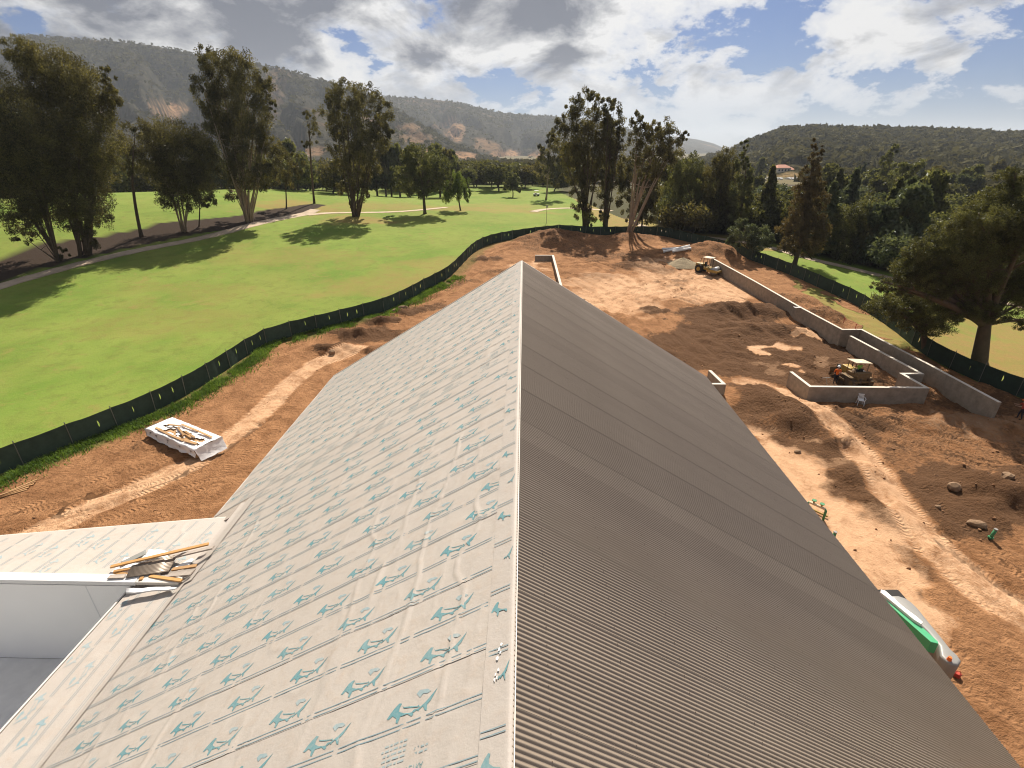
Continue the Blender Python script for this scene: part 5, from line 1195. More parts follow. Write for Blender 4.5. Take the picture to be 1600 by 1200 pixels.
# ---------------------------------------------------------------- offcuts on the wing roof
def wing_z(x, y):
    w_ = Vector((x + 0.096, y, 0)); c, s_ = math.cos(-BROT), math.sin(-BROT); lx, lu = c * w_.x - s_ * w_.y, s_ * w_.x + c * w_.y
    if lx > -9.85: return ZR - abs(lx) * math.tan(A_R)
    return 8.46 - 0.42 * min(1, max(0, (lu - 10.9) / (float(wing_far(lx)) - 10.9)))
def on_wing(px, py): return px2g(px, py, lambda x, y: wing_z(float(x), float(y)))
def stick(label, a, b, w_, h_, m, lift_=0.05, name='board', group=None, cat='board'):
    P0, P1 = on_wing(*a), on_wing(*b); d = P1 - P0; c = (P0 + P1) / 2 + Vector((0, 0, lift_)); o = MB().box((0, 0, 0), (d.length, w_, h_), bev=min(w_, h_) * 0.1).build(name, m, None, loc=c)
    o.rotation_euler = d.to_track_quat('X', 'Z').to_euler(); return tag(o, label, cat, group)
def panel(label, pts, m, lift_, name, cat, wave=0.0, th=0.012, crumple=0.0, seed=1, n=(24, 10)):
    P = [on_wing(*q) for q in pts]; c0 = sum(P, Vector()) / 4; vs = []; nu, nv = n
    for i in range(nu + 1):
        for j_ in range(nv + 1):
            a, b = i / nu, j_ / nv; q = P[0].lerp(P[1], a).lerp(P[3].lerp(P[2], a), b) - c0; zz_ = wave * math.cos(b * nv / 4 * 2 * math.pi) if wave else 0
            zz_ += crumple * (float(fbm(np.array([q.x * 4]), np.array([q.y * 4 + seed]), 3, seed)[0]) + 0.3); vs.append((q.x + (crumple * 0.6 * float(vn(np.array(q.y * 5.), np.array(q.x * 5. + seed)))), q.y, q.z + zz_ + lift_))
    mb = MB(); mb.add(vs, [(i * (nv + 1) + j_, (i + 1) * (nv + 1) + j_, (i + 1) * (nv + 1) + j_ + 1, i * (nv + 1) + j_ + 1) for i in range(nu) for j_ in range(nv)])
    o = mb.build(name, m, None, True, loc=c0); sl = o.modifiers.new('thick', 'SOLIDIFY'); sl.thickness = th; sl.offset = -1; return tag(o, label, cat)
panel('white crumpled underlay sheet beneath the offcuts on the wing roof', [(162, 910), (197, 876), (262, 868), (250, 908)], M['wrap'], 0.06, 'plastic_sheet', 'sheet', crumple=0.07, seed=3, n=(30, 20))
panel('bright white torn sheet behind the long tan board', [(212, 884), (236, 866), (270, 866), (262, 876)], M['white_paint'], 0.11, 'plastic_sheet', 'sheet', crumple=0.12, seed=5, n=(20, 12))
panel('flat grey sheet leaning behind the long tan board', [(191, 890), (191, 884), (230, 865), (231, 871)], M['grey_sheet'], 0.16, 'grey_sheet', 'sheet', th=0.02)
panel('small offcut of dark corrugated steel on the scrap heap', [(209, 891), (280, 873), (266, 900), (199, 910)], M['corr'], 0.17, 'corrugated_offcut', 'metal sheet', wave=0.02, n=(2, 44))
panel('white rectangular board under the grey plank', [(272, 889), (300, 874), (304, 876), (292, 889)], M['white_paint'], 0.05, 'white_board', 'board')
stick('long tan board lying across the scrap heap', (177, 895), (329, 859), 0.11, 0.05, M['orange_wood'], 0.24)
stick('grey weathered plank reaching past the tan board onto the slope', (276, 877), (336, 863), 0.14, 0.05, M['grey_wood'], 0.20)
stick('short orange offcut on the outer end of the scrap heap, upper one', (180, 899), (208, 894), 0.09, 0.05, M['orange_wood'], 0.15)
stick('short orange offcut on the outer end of the scrap heap, lower one', (181, 899), (205, 902), 0.09, 0.05, M['orange_wood'], 0.10)
stick('bright orange board along the parapet cap', (236, 905), (286, 912), 0.10, 0.05, M['orange_wood'], 0.12)
stick('small orange block against the parapet cap', (220, 910), (226, 909), 0.12, 0.08, M['orange_wood'], 0.12)
stick('tan board beside the white rectangular board', (270, 892), (308, 886), 0.12, 0.04, M['wood'], 0.06)
for k, (a, b) in enumerate((((262, 898), (306, 892)), ((262, 902), (303, 896)), ((258, 905), (300, 901)), ((174, 906), (199, 904)), ((172, 909), (198, 908)))):
    stick('grey weathered strip of wood in the scrap heap', a, b, 0.09, 0.035, M['grey_wood'], 0.05 + 0.03 * k, group='grey strips in the scrap heap')
panel('torn white roofing roll hanging below the parapet cap', [(199, 931), (200, 924), (268, 921), (279, 924)], M['wrap'], 0.10, 'roofing_roll', 'roofing roll', crumple=0.06, seed=9, th=0.04, n=(24, 6))

# ---------------------------------------------------------------- small far things
def far_z(px, py, Y): return at_y(px, py, Y)
p = far_z(1219, 271, 470); hs = thing('villa', 'pink-roofed white villa standing among trees on the hill foot', 'house', p, R(12))
MB().box((0, 0, 0.0), (13, 8, 9.0)).build('wall', M['stucco'], hs); MB().box((9.0, 1.0, -0.5), (6, 6, 7.0)).build('side_wall', M['stucco'], hs)
MB().add([(-7.3, -4.8, 4.5), (7.3, -4.8, 4.5), (7.3, 4.8, 4.5), (-7.3, 4.8, 4.5), (-3.5, 0, 7.0), (3.5, 0, 7.0)], [(0, 1, 5, 4), (1, 2, 5), (2, 3, 4, 5), (3, 0, 4), (3, 2, 1, 0)]).build('roof', M['tile'], hs)
MB().add([(5.7, -2.5, 3.0), (12.4, -2.5, 3.0), (12.4, 4.5, 3.0), (5.7, 4.5, 3.0), (7.5, 1, 4.8), (11, 1, 4.8)], [(0, 1, 5, 4), (1, 2, 5), (2, 3, 4, 5), (3, 0, 4), (3, 2, 1, 0)]).build('side_roof', M['tile'], hs)
for k in range(4):
    for zz_ in (2.7, -0.3): MB().box((-4.6 + 3.0 * k, -4.03, zz_), (1.5, 0.12, 1.5)).build('window', M['glass'], hs)
car = MB(); car.prism([(-2.1, 0.3), (2.1, 0.3), (2.15, 0.8), (1.1, 0.95), (0.5, 1.45), (-1.3, 1.45), (-1.9, 0.95), (-2.15, 0.85)], 1, -0.9, 0.9)
for a in (-1.3, 1.3): car.tube([(a, -0.95, 0.33), (a, 0.95, 0.33)], 0.33, 10)
co_ = car.build('parked_car', M['white_paint']); cme2 = co_.data; bpy.data.objects.remove(co_)
t0 = far_z(1218, 281, 400); tag(MB().box((0, 0, -2.0), (44, 9, 4.0)).build('terrace', M['path'], None, loc=(t0.x, t0.y + 2, t0.z + 0.0)), 'pale level terrace with parked cars below the villa', 'terrace')
for k, px in enumerate((1192, 1200, 1206, 1213, 1218, 1231, 1238, 1244)):
    q = far_z(px, 280, 397.5 + (k % 2) * 2); o = bpy.data.objects.new('parked_car', cme2); COL.objects.link(o); o.location = (q.x, q.y, t0.z); o.rotation_euler = (0, 0, 1.4 + 0.3 * (k % 3)); o.scale = (1.15,) * 3
    tag(o, 'white car parked on the terrace below the villa', 'car', 'cars on the terrace')
for k, (px, py, Y, w_, lab) in enumerate(((1312, 271, 560, 14, 'low white house half hidden by trees beyond the conifer'), (1520, 216, 900, 34, 'long white building on the hilltop'), (1562, 290, 330, 6, 'small white house roof above the oak'), (1500, 316, 260, 4, 'white shed in the trees beyond the oak'))):
    p = far_z(px, py, Y); h_ = thing('distant_house', lab, 'house', p, R(15 * k)); MB().box((0, 0, -0.5), (w_, w_ * 0.5, 6.0)).build('wall', M['stucco'], h_)
    MB().add([(-w_ * .54, -w_ * .3, 2.5), (w_ * .54, -w_ * .3, 2.5), (w_ * .54, w_ * .3, 2.5), (-w_ * .54, w_ * .3, 2.5), (-w_ * .5, 0, 2.5 + w_ * .08), (w_ * .5, 0, 2.5 + w_ * .08)], [(0, 1, 5, 4), (1, 2, 5), (2, 3, 4, 5), (3, 0, 4), (3, 2, 1, 0)]).build('roof', M['grey_body'], h_)
    MB().box((0, -w_ * 0.25 - 0.02, 1.0), (w_ * 0.3, 0.1, 1.2)).build('window', M['glass'], h_)
p = on_ground(838, 306); gc = thing('golf_cart', 'white golf cart parked beside the slender leaning tree', 'golf cart', p, R(20))
MB().box((0, 0, 0.55), (2.3, 1.15, 0.5), bev=0.1).build('body', M['white_paint'], gc); MB().box((0, 0, 1.85), (1.7, 1.2, 0.08), bev=0.02).build('canopy', M['white_paint'], gc); MB().box((-0.3, 0, 0.95), (0.5, 1.0, 0.35), bev=0.05).build('seat', M['cream'], gc)
for a in (-0.75, 0.75):
    for b in (-0.5, 0.5): MB().tube([(a, b - 0.1, 0.24), (a, b + 0.1, 0.24)], 0.25, 12).build('wheel', M['black'], gc); MB().tube([(a * 0.95, b, 0.7), (a * 0.95, b, 1.85)], 0.025, 6).build('post', M['black'], gc)
p = on_ground(855, 352); p = p + Vector((0, 3, 0)); p.z = gz(p.x, p.y); sp_ = thing('marker_post', 'thin dark post with a small box on top behind the screen', 'post', p)
MB().tube([(0, 0, -0.3), (0, 0, 3.6)], 0.05, 8).build('pole', M['grey_wood'], sp_); MB().box((0.05, 0, 3.75), (0.5, 0.3, 0.35), bev=0.02).build('box', M['grey_wood'], sp_)

# ---------------------------------------------------------------- trees
def leaf_arrays(r, centres, n_each, spread, ln, wd, droop, tint):
    """rhombic leaves scattered round clump centres"""
    C = np.repeat(centres, n_each, 0); T = np.repeat(tint, n_each); n = len(C)
    sp = np.repeat(spread, n_each, 0)
    d = r.normal(size=(n, 3)); d /= np.linalg.norm(d, axis=1)[:, None]
    P = C + d * (r.random((n, 1)) ** 0.45) * sp
    a = r.normal(size=(n, 3)); a[:, 2] -= droop * np.abs(r.normal(size=n)) * 1.6; a /= np.linalg.norm(a, axis=1)[:, None]
    b = np.cross(a, r.normal(size=(n, 3))); b /= np.linalg.norm(b, axis=1)[:, None] + 1e-9
    l_ = ln * r.uniform(0.6, 1.35, (n, 1)); w_ = wd * r.uniform(0.6, 1.3, (n, 1))
    V = np.stack([P - a * l_ / 2, P + b * w_ / 2, P + a * l_ / 2, P - b * w_ / 2], 1).reshape(-1, 3)
    tt = np.clip(T + r.normal(size=n) * 0.16, 0, 1)
    return V, np.repeat(tt, 4)
def crown_mesh(r, lobes, dens, ln, wd, droop, hole=0.0, clump=0.30, per=26):
    """lobes: (centre, (rx, ry, rz), weight)"""
    VV, TT = [], []
    for c, rad, wgt in lobes:
        rad = np.array(rad); nl = max(60, int(dens * 3.6 * wgt)); nc = max(7, nl // per)
        d = r.normal(size=(nc, 3)); d /= np.linalg.norm(d, axis=1)[:, None]
        cc = np.array(c)[None] + d * rad[None] * (r.random((nc, 1)) ** 0.33) * 0.95
        spread = np.full((nc, 3), 1.0) * rad.mean() * clump * r.uniform(0.55, 1.25, (nc, 1)); spread[:, 2] *= 0.8 + 0.5 * droop
        tint = np.clip(0.40 + 0.30 * r.normal(size=nc), 0, 1)
        V, t_ = leaf_arrays(r, cc, per, spread, ln, wd, droop, tint); VV.append(V); TT.append(t_)
    V = np.vstack(VV); Q = np.arange(len(V)).reshape(-1, 4)
    return np_mesh('crown', V, Q, {'tint': ('FLOAT', np.concatenate(TT))})
def bez(a, b, c, n): return [a.lerp(b, t).lerp(b.lerp(c, t), t) for t in np.linspace(0, 1, n)]
def limbs(mb, r, base, lobes, fork, r0, up=0.5, twigs=4, spread=0.0):
    cs = [Vector(c) for c, _, _ in lobes]; top = max(c.z for c in cs); h = top - base.z
    mean = sum(cs, Vector()) / len(cs)
    fp = Vector((base.x + (mean.x - base.x) * fork, base.y + (mean.y - base.y) * fork, base.z + h * fork))
    if fork > 0.12:
        P = bez(base - Vector((0, 0, 0.4)), base.lerp(fp, 0.5) + Vector((r.normal() * 0.02 * h, 0, 0)), fp, 7)
        mb.tube(P, [r0 * (1.35 if i == 0 else 1.0) * (1 - 0.35 * i / 6) for i in range(7)], 9)
    rb = r0 * (0.65 if fork > 0.12 else 0.62)
    for (c, rad, w) in lobes:
        c = Vector(c); st = fp + Vector((r.normal(), r.normal(), 0)) * r0 * (0.7 + spread) if fork <= 0.12 else fp - Vector((0, 0, 0.2))
        if fork <= 0.12: st.z = base.z - 0.4
        e = c + Vector((0, 0, rad[2] * 0.35)); l_ = (e - st).length
        mid = st.lerp(e, 0.45) + Vector((r.normal() * 0.03 * l_, r.normal() * 0.03 * l_, up * 0.12 * l_))
        rl = rb * r.uniform(0.7, 1.1) * min(1.0, 0.45 + l_ / (h + 1e-3) * 0.6); P = bez(st, mid, e, 9)
        mb.tube(P, [rl * (1 - 0.86 * i / 8) for i in range(9)], 7)
        for k in range(twigs):
            i = int(r.integers(4, 8)); p = P[i]; d = Vector(r.normal(size=3)); d.z = abs(d.z) * 0.7; d.normalize()
            q = p + Vector((d.x * rad[0], d.y * rad[1], d.z * rad[2])) * 0.85
            mb.tube(bez(p, p.lerp(q, 0.5) + Vector((0, 0, 0.08 * (q - p).length)), q, 4), [rl * 0.34, rl * 0.24, rl * 0.15, rl * 0.05], 5)
def tree(name, label, base_px, lobes_px, leaf='euc', bark='bark', fork=0.05, dens=1.5, droop=0.7, r0=0.018, lf=1.0, group=None, seed=1, shift=0.0, per=90, clump=0.27, twigs=5, hold=None, thick=0.9):
    r = np.random.default_rng(seed * 101 + 5)
    b = on_ground(*base_px); b.y += shift
    if shift: b = Vector((b.x * (b.y / (b.y - shift)), b.y, 0)); b.z = gz(b.x, b.y)
    root = thing(name, label, 'tree', b, 0, group); lobes = []
    for q in lobes_px:
        cx, cy, rx, ry = q[:4]
        k = b.y / ray(cx, cy)[1]; wx_ = rx * k
        c = at_y(cx, cy, b.y + (q[4] * k if len(q) > 4 else r.normal() * 0.35 * wx_)) - b
        lobes.append(((c.x, c.y, c.z), (wx_, wx_ * thick, ry * k * 1.08), rx * ry))
    k = b.y / ray(*base_px)[1]; ln = max(0.15, 2.9 * k) * lf
    me = crown_mesh(r, lobes, dens, ln, ln * 0.38, droop, per=per, clump=clump)
    link('crown', me, M[leaf], root)
    h = max(l[0][2] for l in lobes); mb = MB(); limbs(mb, r, Vector((0, 0, 0)), lobes, fork, h * r0, twigs=twigs)
    mb.build('trunk', M[bark], root, True)
    return root
EUC = 'eucalyptus_tree'
tree(EUC, 'tallest multi-stemmed eucalyptus with a wind-swept top at the end of the mulch bed', (130, 398), [(30, 82, 24, 22), (62, 100, 38, 32), (98, 128, 48, 42), (135, 150, 40, 42), (90, 180, 55, 45), (140, 205, 45, 45), (168, 120, 12, 14), (172, 150, 16, 26), (105, 245, 52, 45), (155, 250, 32, 36), (120, 300, 46, 40), (150, 320, 26, 32), (140, 375, 13, 16), (128, 340, 34, 26)], seed=1, dens=1.7)
tree(EUC, 'broad dark eucalyptus overlapping the tallest one at the bed\'s edge', (92, 408), [(20, 165, 50, 48), (45, 215, 52, 50), (5, 240, 50, 55), (50, 270, 52, 42), (20, 310, 46, 40), (70, 320, 42, 34), (-60, 240, 60, 70), (45, 350, 34, 22), (35, 372, 16, 8), (98, 396, 9, 9)], seed=2, dens=1.7)
tree(EUC, 'slim bare-trunked eucalyptus leaning out of the mulch bed between the two biggest clumps', (221, 370), [(192, 215, 24, 28), (210, 245, 22, 24), (196, 258, 14, 14), (215, 205, 20, 20)], fork=0.6, r0=0.017, seed=3, dens=1.0, lf=0.9)
tree(EUC, 'low bushy eucalyptus with pale splayed stems on the mulch bed', (287, 362), [(272, 215, 50, 26), (245, 245, 34, 34), (285, 245, 44, 38), (318, 245, 28, 34), (265, 280, 40, 30), (305, 285, 36, 28), (280, 312, 34, 18), (255, 225, 30, 22)], seed=4, dens=1.7, bark='pale_bark')
tree(EUC, 'small dark tree tucked behind the low bushy eucalyptus', (310, 354), [(318, 305, 20, 18), (308, 290, 16, 16), (328, 318, 10, 10)], fork=0.45, seed=5, dens=1.8)
tree(EUC, 'tall fan-shaped eucalyptus with many pale stems beside the cart path', (386, 346), [(325, 100, 20, 26), (345, 115, 28, 34), (378, 112, 26, 30), (408, 130, 18, 30), (320, 145, 22, 26), (352, 165, 34, 40), (392, 170, 32, 44), (338, 195, 26, 26), (370, 215, 34, 40), (405, 205, 20, 30), (420, 235, 20, 28), (385, 260, 32, 34), (358, 255, 20, 26), (410, 275, 20, 24), (365, 300, 16, 18), (425, 165, 10, 12)], seed=6, dens=1.6, bark='pale_bark')
tree(EUC, 'thin tree with a brown crown on the bare bank past the fan-shaped eucalyptus', (447, 326), [(440, 250, 22, 24), (452, 270, 22, 22), (432, 275, 16, 16), (462, 255, 14, 16)], fork=0.6, seed=7, dens=1.1, r0=0.016)
tree(EUC, 'nearly leafless thin tree at the top of the cart path', (491, 318), [(486, 185, 12, 14), (478, 175, 8, 8), (492, 210, 10, 16), (480, 225, 8, 12)], fork=0.7, seed=8, dens=1.2, r0=0.013, lf=0.8)
tree(EUC, 'lone olive-brown eucalyptus swelling up from a leafy foot on the fairway', (554, 338), [(520, 150, 18, 20), (545, 148, 26, 22), (575, 160, 26, 26), (600, 185, 18, 24), (525, 185, 24, 26), (558, 190, 32, 32), (592, 210, 20, 24), (535, 225, 24, 28), (570, 230, 28, 30), (548, 262, 26, 24), (575, 262, 22, 22), (540, 292, 14, 18), (566, 298, 15, 18), (553, 316, 12, 12), (606, 212, 10, 14)], seed=9, dens=1.5)
tree('oak_tree', 'round-headed green tree with a curved trunk on the fairway', (664, 334), [(650, 240, 24, 14), (632, 262, 20, 18), (662, 256, 32, 22), (688, 262, 20, 20), (645, 284, 26, 18), (676, 284, 28, 18), (622, 284, 14, 12), (700, 284, 12, 14), (655, 300, 22, 8)], 'broad', fork=0.42, seed=10, dens=2.2, droop=0.3, r0=0.03)
tree('willow_tree', 'small bright green weeping willow beside the round-headed tree', (720, 329), [(712, 280, 12, 10), (702, 295, 11, 14), (722, 290, 12, 13), (698, 308, 7, 12), (730, 304, 7, 11), (712, 300, 10, 12)], 'willow', fork=0.4, seed=11, dens=4.5, droop=2.6, r0=0.03, lf=0.75)
tree('oak_tree', 'small dark round tree standing by the far green', (801, 308), [(800, 286, 14, 12), (792, 292, 9, 9), (810, 292, 9, 9), (800, 278, 9, 7)], 'broad', fork=0.4, seed=12, dens=3.5, droop=0.2, r0=0.035)
tree(EUC, 'slender tree with a pale leaning trunk beside the parked golf cart', (853, 312), [(862, 212, 12, 14), (870, 235, 18, 20), (852, 252, 16, 18), (872, 262, 14, 16), (846, 276, 12, 14), (864, 284, 12, 10), (846, 232, 6, 7)], fork=0.35, seed=13, dens=2.0, bark='pale_bark')
tree(EUC, 'great upright eucalyptus with leafy foot growing behind the green screen', (916, 360), [(918, 158, 20, 16), (895, 172, 18, 18), (880, 200, 16, 18), (912, 190, 26, 24), (935, 192, 24, 26), (895, 225, 26, 28), (925, 235, 30, 30), (945, 225, 22, 28), (902, 262, 24, 26), (930, 275, 22, 26), (905, 295, 16, 20), (866, 215, 8, 8), (908, 325, 16, 18), (922, 335, 14, 16)], seed=14, dens=1.6, shift=3)
tree(EUC, 'narrow columnar eucalyptus leafy down to the screen', (946, 362), [(950, 160, 14, 16), (958, 185, 18, 24), (955, 220, 22, 28), (962, 250, 18, 28), (950, 275, 18, 26), (946, 305, 13, 22), (946, 335, 12, 16), (968, 215, 10, 18)], seed=15, dens=1.7, shift=3)
tree(EUC, 'eucalyptus with long bare splayed stems rising from the dirt mound', (980, 371), [(995, 188, 12, 14), (998, 210, 18, 22), (1018, 200, 16, 16), (1038, 205, 18, 18), (1056, 218, 14, 12), (1070, 212, 8, 8), (1025, 225, 28, 24), (1050, 238, 22, 18), (1002, 240, 18, 22), (1030, 255, 24, 18), (1012, 270, 16, 16)], seed=16, dens=1.7, bark='pale_bark')
tree(EUC, 'dense dark tree behind the splayed bare stems', (1002, 361), [(978, 265, 14, 28), (975, 305, 14, 26), (1004, 300, 18, 34), (1018, 290, 18, 34), (1010, 330, 20, 20), (990, 335, 16, 16)], fork=0.3, seed=17, dens=2.2, shift=6)
tree('pepper_tree', 'wide drooping tree on the bank behind the screen', (1093, 366), [(1062, 262, 18, 22), (1080, 262, 20, 22), (1055, 295, 20, 26), (1082, 295, 28, 30), (1108, 300, 22, 28), (1075, 330, 32, 18), (1045, 325, 18, 18), (1102, 332, 22, 14)], 'broad', fork=0.2, seed=18, dens=2.0, droop=1.2, shift=3)
tree('pepper_tree', 'olive drooping tree between the wide tree and the pointed one', (1118, 368), [(1118, 262, 18, 20), (1135, 255, 18, 24), (1125, 290, 24, 28), (1142, 295, 20, 28), (1120, 325, 22, 20), (1140, 330, 16, 18)], 'euc', fork=0.2, seed=19, dens=2.0, droop=1.2, shift=3)
tree('poplar_tree', 'pointed green tree with a spike of a top behind the screen', (1152, 378), [(1162, 232, 7, 12), (1160, 252, 11, 16), (1164, 275, 13, 20), (1157, 300, 16, 22), (1166, 322, 15, 20), (1152, 340, 16, 18)], 'broad', fork=0.3, seed=20, dens=2.6, droop=0.4, shift=2)
tree('olive_bush', 'grey-green bushy tree at the foot of the screen', (1172, 404), [(1160, 360, 22, 14), (1182, 366, 22, 16), (1148, 374, 14, 14), (1172, 382, 24, 14), (1198, 378, 13, 13), (1160, 350, 12, 8)], 'grey_leaf', fork=0.25, seed=21, dens=2.6, droop=0.2, r0=0.035)
tree('conifer_tree', 'brown-green conifer with a double spire beside the screen', (1240, 415), [(1271, 230, 5, 12), (1286, 236, 4, 11), (1272, 252, 10, 14), (1266, 272, 15, 16), (1276, 285, 16, 16), (1258, 298, 20, 18), (1276, 312, 20, 18), (1250, 328, 26, 18), (1272, 340, 24, 18), (1240, 356, 26, 18), (1265, 366, 30, 17), (1232, 382, 22, 13), (1255, 390, 28, 12), (1285, 360, 12, 14)], 'pine', fork=0.35, seed=22, dens=2.4, droop=0.5, r0=0.022)
tree('oak_tree', 'spreading dark oak with heavy low limbs by the concrete walls', (1530, 572), [(1560, 318, 34, 26), (1592, 300, 34, 24), (1525, 345, 36, 28), (1570, 358, 44, 34), (1615, 350, 44, 44), (1490, 372, 40, 28), (1535, 395, 46, 34), (1450, 392, 34, 22), (1480, 418, 44, 28), (1425, 412, 32, 22), (1405, 432, 24, 16), (1600, 410, 46, 36), (1450, 445, 40, 24), (1520, 438, 44, 28), (1575, 455, 44, 24), (1400, 455, 18, 10), (1620, 470, 34, 26), (1490, 468, 34, 16), (1600, 505, 22, 10), (1560, 492, 26, 14), (1470, 490, 36, 16), (1520, 480, 36, 16), (1500, 400, 50, 36), (1610, 440, 40, 36), (1440, 425, 40, 26), (1380, 445, 18, 12), (1585, 275, 26, 14)], 'oak', fork=0.26, seed=23, dens=2.6, droop=0.2, r0=0.042, lf=0.9, clump=0.25, twigs=7)
tree('oak_tree', 'smaller leaning oak with a thick trunk at the end of the screen', (1448, 550), [(1425, 470, 44, 26), (1430, 462, 34, 18), (1385, 478, 34, 18), (1455, 510, 32, 16), (1395, 470, 28, 14), (1465, 478, 32, 16), (1415, 490, 34, 16), (1372, 478, 16, 8), (1450, 500, 28, 14), (1485, 495, 22, 12), (1420, 508, 20, 8)], 'oak', fork=0.40, seed=24, dens=2.8, droop=0.2, r0=0.06, lf=0.9)
tree('oak_tree', 'brown rounded tree beyond the strip of green fairway', (1345, 418), [(1325, 345, 26, 22), (1352, 340, 28, 26), (1320, 375, 28, 22), (1350, 378, 32, 24), (1300, 368, 16, 22), (1330, 398, 28, 12)], 'oak', fork=0.2, seed=25, dens=2.2, shift=4)
tree('oak_tree', 'wide dark tree beyond the fairway next to the brown rounded one', (1395, 432), [(1385, 345, 26, 22), (1405, 372, 30, 24), (1378, 380, 26, 24), (1420, 345, 20, 20), (1400, 402, 28, 14)], 'oak', fork=0.2, seed=26, dens=2.2, shift=6)
tree('broadleaf_tree', 'tall green tree rising over the valley wood', (1425, 385), [(1405, 270, 16, 16), (1430, 268, 16, 18), (1415, 295, 24, 20), (1440, 292, 16, 22), (1398, 315, 20, 20), (1432, 322, 24, 20)], 'broad', fork=0.2, seed=27, dens=2.2, shift=25)
tree('broadleaf_tree', 'leaning feathery tree beyond the conifer', (1372, 350), [(1392, 238, 10, 12), (1384, 256, 14, 16), (1376, 280, 16, 18), (1368, 302, 16, 16)], 'broad', fork=0.2, seed=28, dens=2.2, shift=20)

# copies : the wood behind the golf course and the wood in the valley, tree by tree
def proto(kind, seed):
    r = np.random.default_rng(seed); H = 1.0
    if kind == 'round': lb = [((r.normal() * .16, r.normal() * .16, .48 + .22 * r.random()), (.26, .26, .20), 380) for _ in range(6)]
    elif kind == 'tall': lb = [((r.normal() * .07, r.normal() * .07, z), (.16 * (1.15 - abs(z - .55)), ) * 2 + (.14,), 300) for z in np.linspace(.3, .9, 7)]
    elif kind == 'bush': lb = [((r.normal() * .28, r.normal() * .28, .36 + .16 * r.random()), (.32, .32, .26), 360) for _ in range(6)]
    else: lb = [((r.normal() * .02, r.normal() * .02, z), (.27 * (1.05 - z), ) * 2 + (.10,), 260) for z in np.linspace(.18, .95, 8)]
    sc = 12.0; lb = [(tuple(np.array(c) * sc), tuple(np.array(q) * sc), w) for c, q, w in lb]
    me = crown_mesh(r, lb, 1.0, 0.85, 0.38, 0.5 if kind != 'tall' else 0.9, per=20, clump=0.34)
    mb = MB(); limbs(mb, r, Vector((0, 0, 0)), lb, 0.2, 0.3, twigs=2)
    o = mb.build('trunk', M['bark'], None, True); tm = o.data; bpy.data.objects.remove(o); return me, tm
PROTO = {}
for i, k in enumerate(('round', 'round', 'tall', 'bush', 'cone', 'tall', 'bush')): PROTO.setdefault(k, []).append(proto(k, 300 + i))
LEAFS = {}
def put_copy(kind, leaf, p, hgt, label, group, name='tree'):
    lst = PROTO[kind]; v = rnd.randrange(len(lst)); key = (kind, v, leaf)
    if key not in LEAFS:
        c = lst[v][0].copy(); c.materials.clear(); c.materials.append(M[leaf]); LEAFS[key] = c
    label = {'oak': 'brownish ', 'euc': 'olive ', 'broad': 'green ', 'grey_leaf': 'grey-green '}[leaf] + label
    root = thing(name, label, 'tree', p, rnd.uniform(0, 6.28), group); s_ = hgt / 12.0
    root.scale = (s_ * rnd.uniform(0.85, 1.2),) * 2 + (s_,)
    for nm, me in (('crown', LEAFS[key]), ('trunk', lst[v][1])):
        o = bpy.data.objects.new(nm, me); COL.objects.link(o); o.parent = root
FAR_LAB = {'round': 'rounded tree in the wood that closes the golf course', 'bush': 'low bushy tree in the wood that closes the golf course', 'tall': 'slender tall tree in the wood that closes the golf course'}
VAL_LAB = {'round': 'rounded tree in the valley wood below the hill', 'bush': 'low spreading tree in the valley wood below the hill', 'tall': 'slender tree in the valley wood below the hill', 'cone': 'pointed conifer in the valley wood below the hill'}
NAMES = {'round': 'rounded_tree', 'bush': 'bushy_tree', 'tall': 'slender_tree', 'cone': 'conifer_tree'}
rnd.seed(5)
for i in range(78):
    px = 160 + 735 * (i + rnd.random()) / 78.0; py = np.interp(px, [0, 400, 520, 640, 900], [311, 298, 302, 304, 303]) - rnd.uniform(-1.5, 4.5)
    Y = rnd.uniform(225, 300); r_ = ray(px, 300); p = Vector((r_[0] * Y / r_[1], Y, 0))
    if px < 480: p = p * rnd.uniform(0.80, 0.95)
    p.z = gz(p.x, p.y) - 0.2
    k = rnd.choice(['round', 'round', 'bush', 'tall', 'bush', 'round']); put_copy(k, rnd.choice(['oak', 'oak', 'euc', 'broad']), p, rnd.uniform(9, 15) * (1.3 if k == 'tall' else 1), FAR_LAB[k], 'trees closing the golf course', NAMES[k])
for i in range(14):                                     # dark trees standing between the lone eucalyptus and the round-headed tree, and behind the left bed
    px, py = [(590, 309), (604, 312), (612, 310), (640, 309), (688, 306), (575, 310), (625, 306), (700, 304), (170, 330), (240, 325), (30, 330), (0, 335), (470, 312), (520, 308)][i]
    Y = 205 if i < 8 else 175; r_ = ray(px, py); p = Vector((r_[0] * Y / r_[1], Y, 0)); p.z = gz(p.x, p.y) - 0.2
    put_copy('tall' if i < 8 else 'bush', 'euc' if i % 2 else 'broad', p, rnd.uniform(15, 19) if i < 8 else rnd.uniform(13, 17), 'narrow tree behind the round-headed tree on the fairway' if i < 8 else 'spreading tree behind the crest of the grass rise', 'dark trees behind the fairway trees' if i < 8 else 'trees behind the grass rise', NAMES['tall' if i < 8 else 'bush'])
n_ = 0
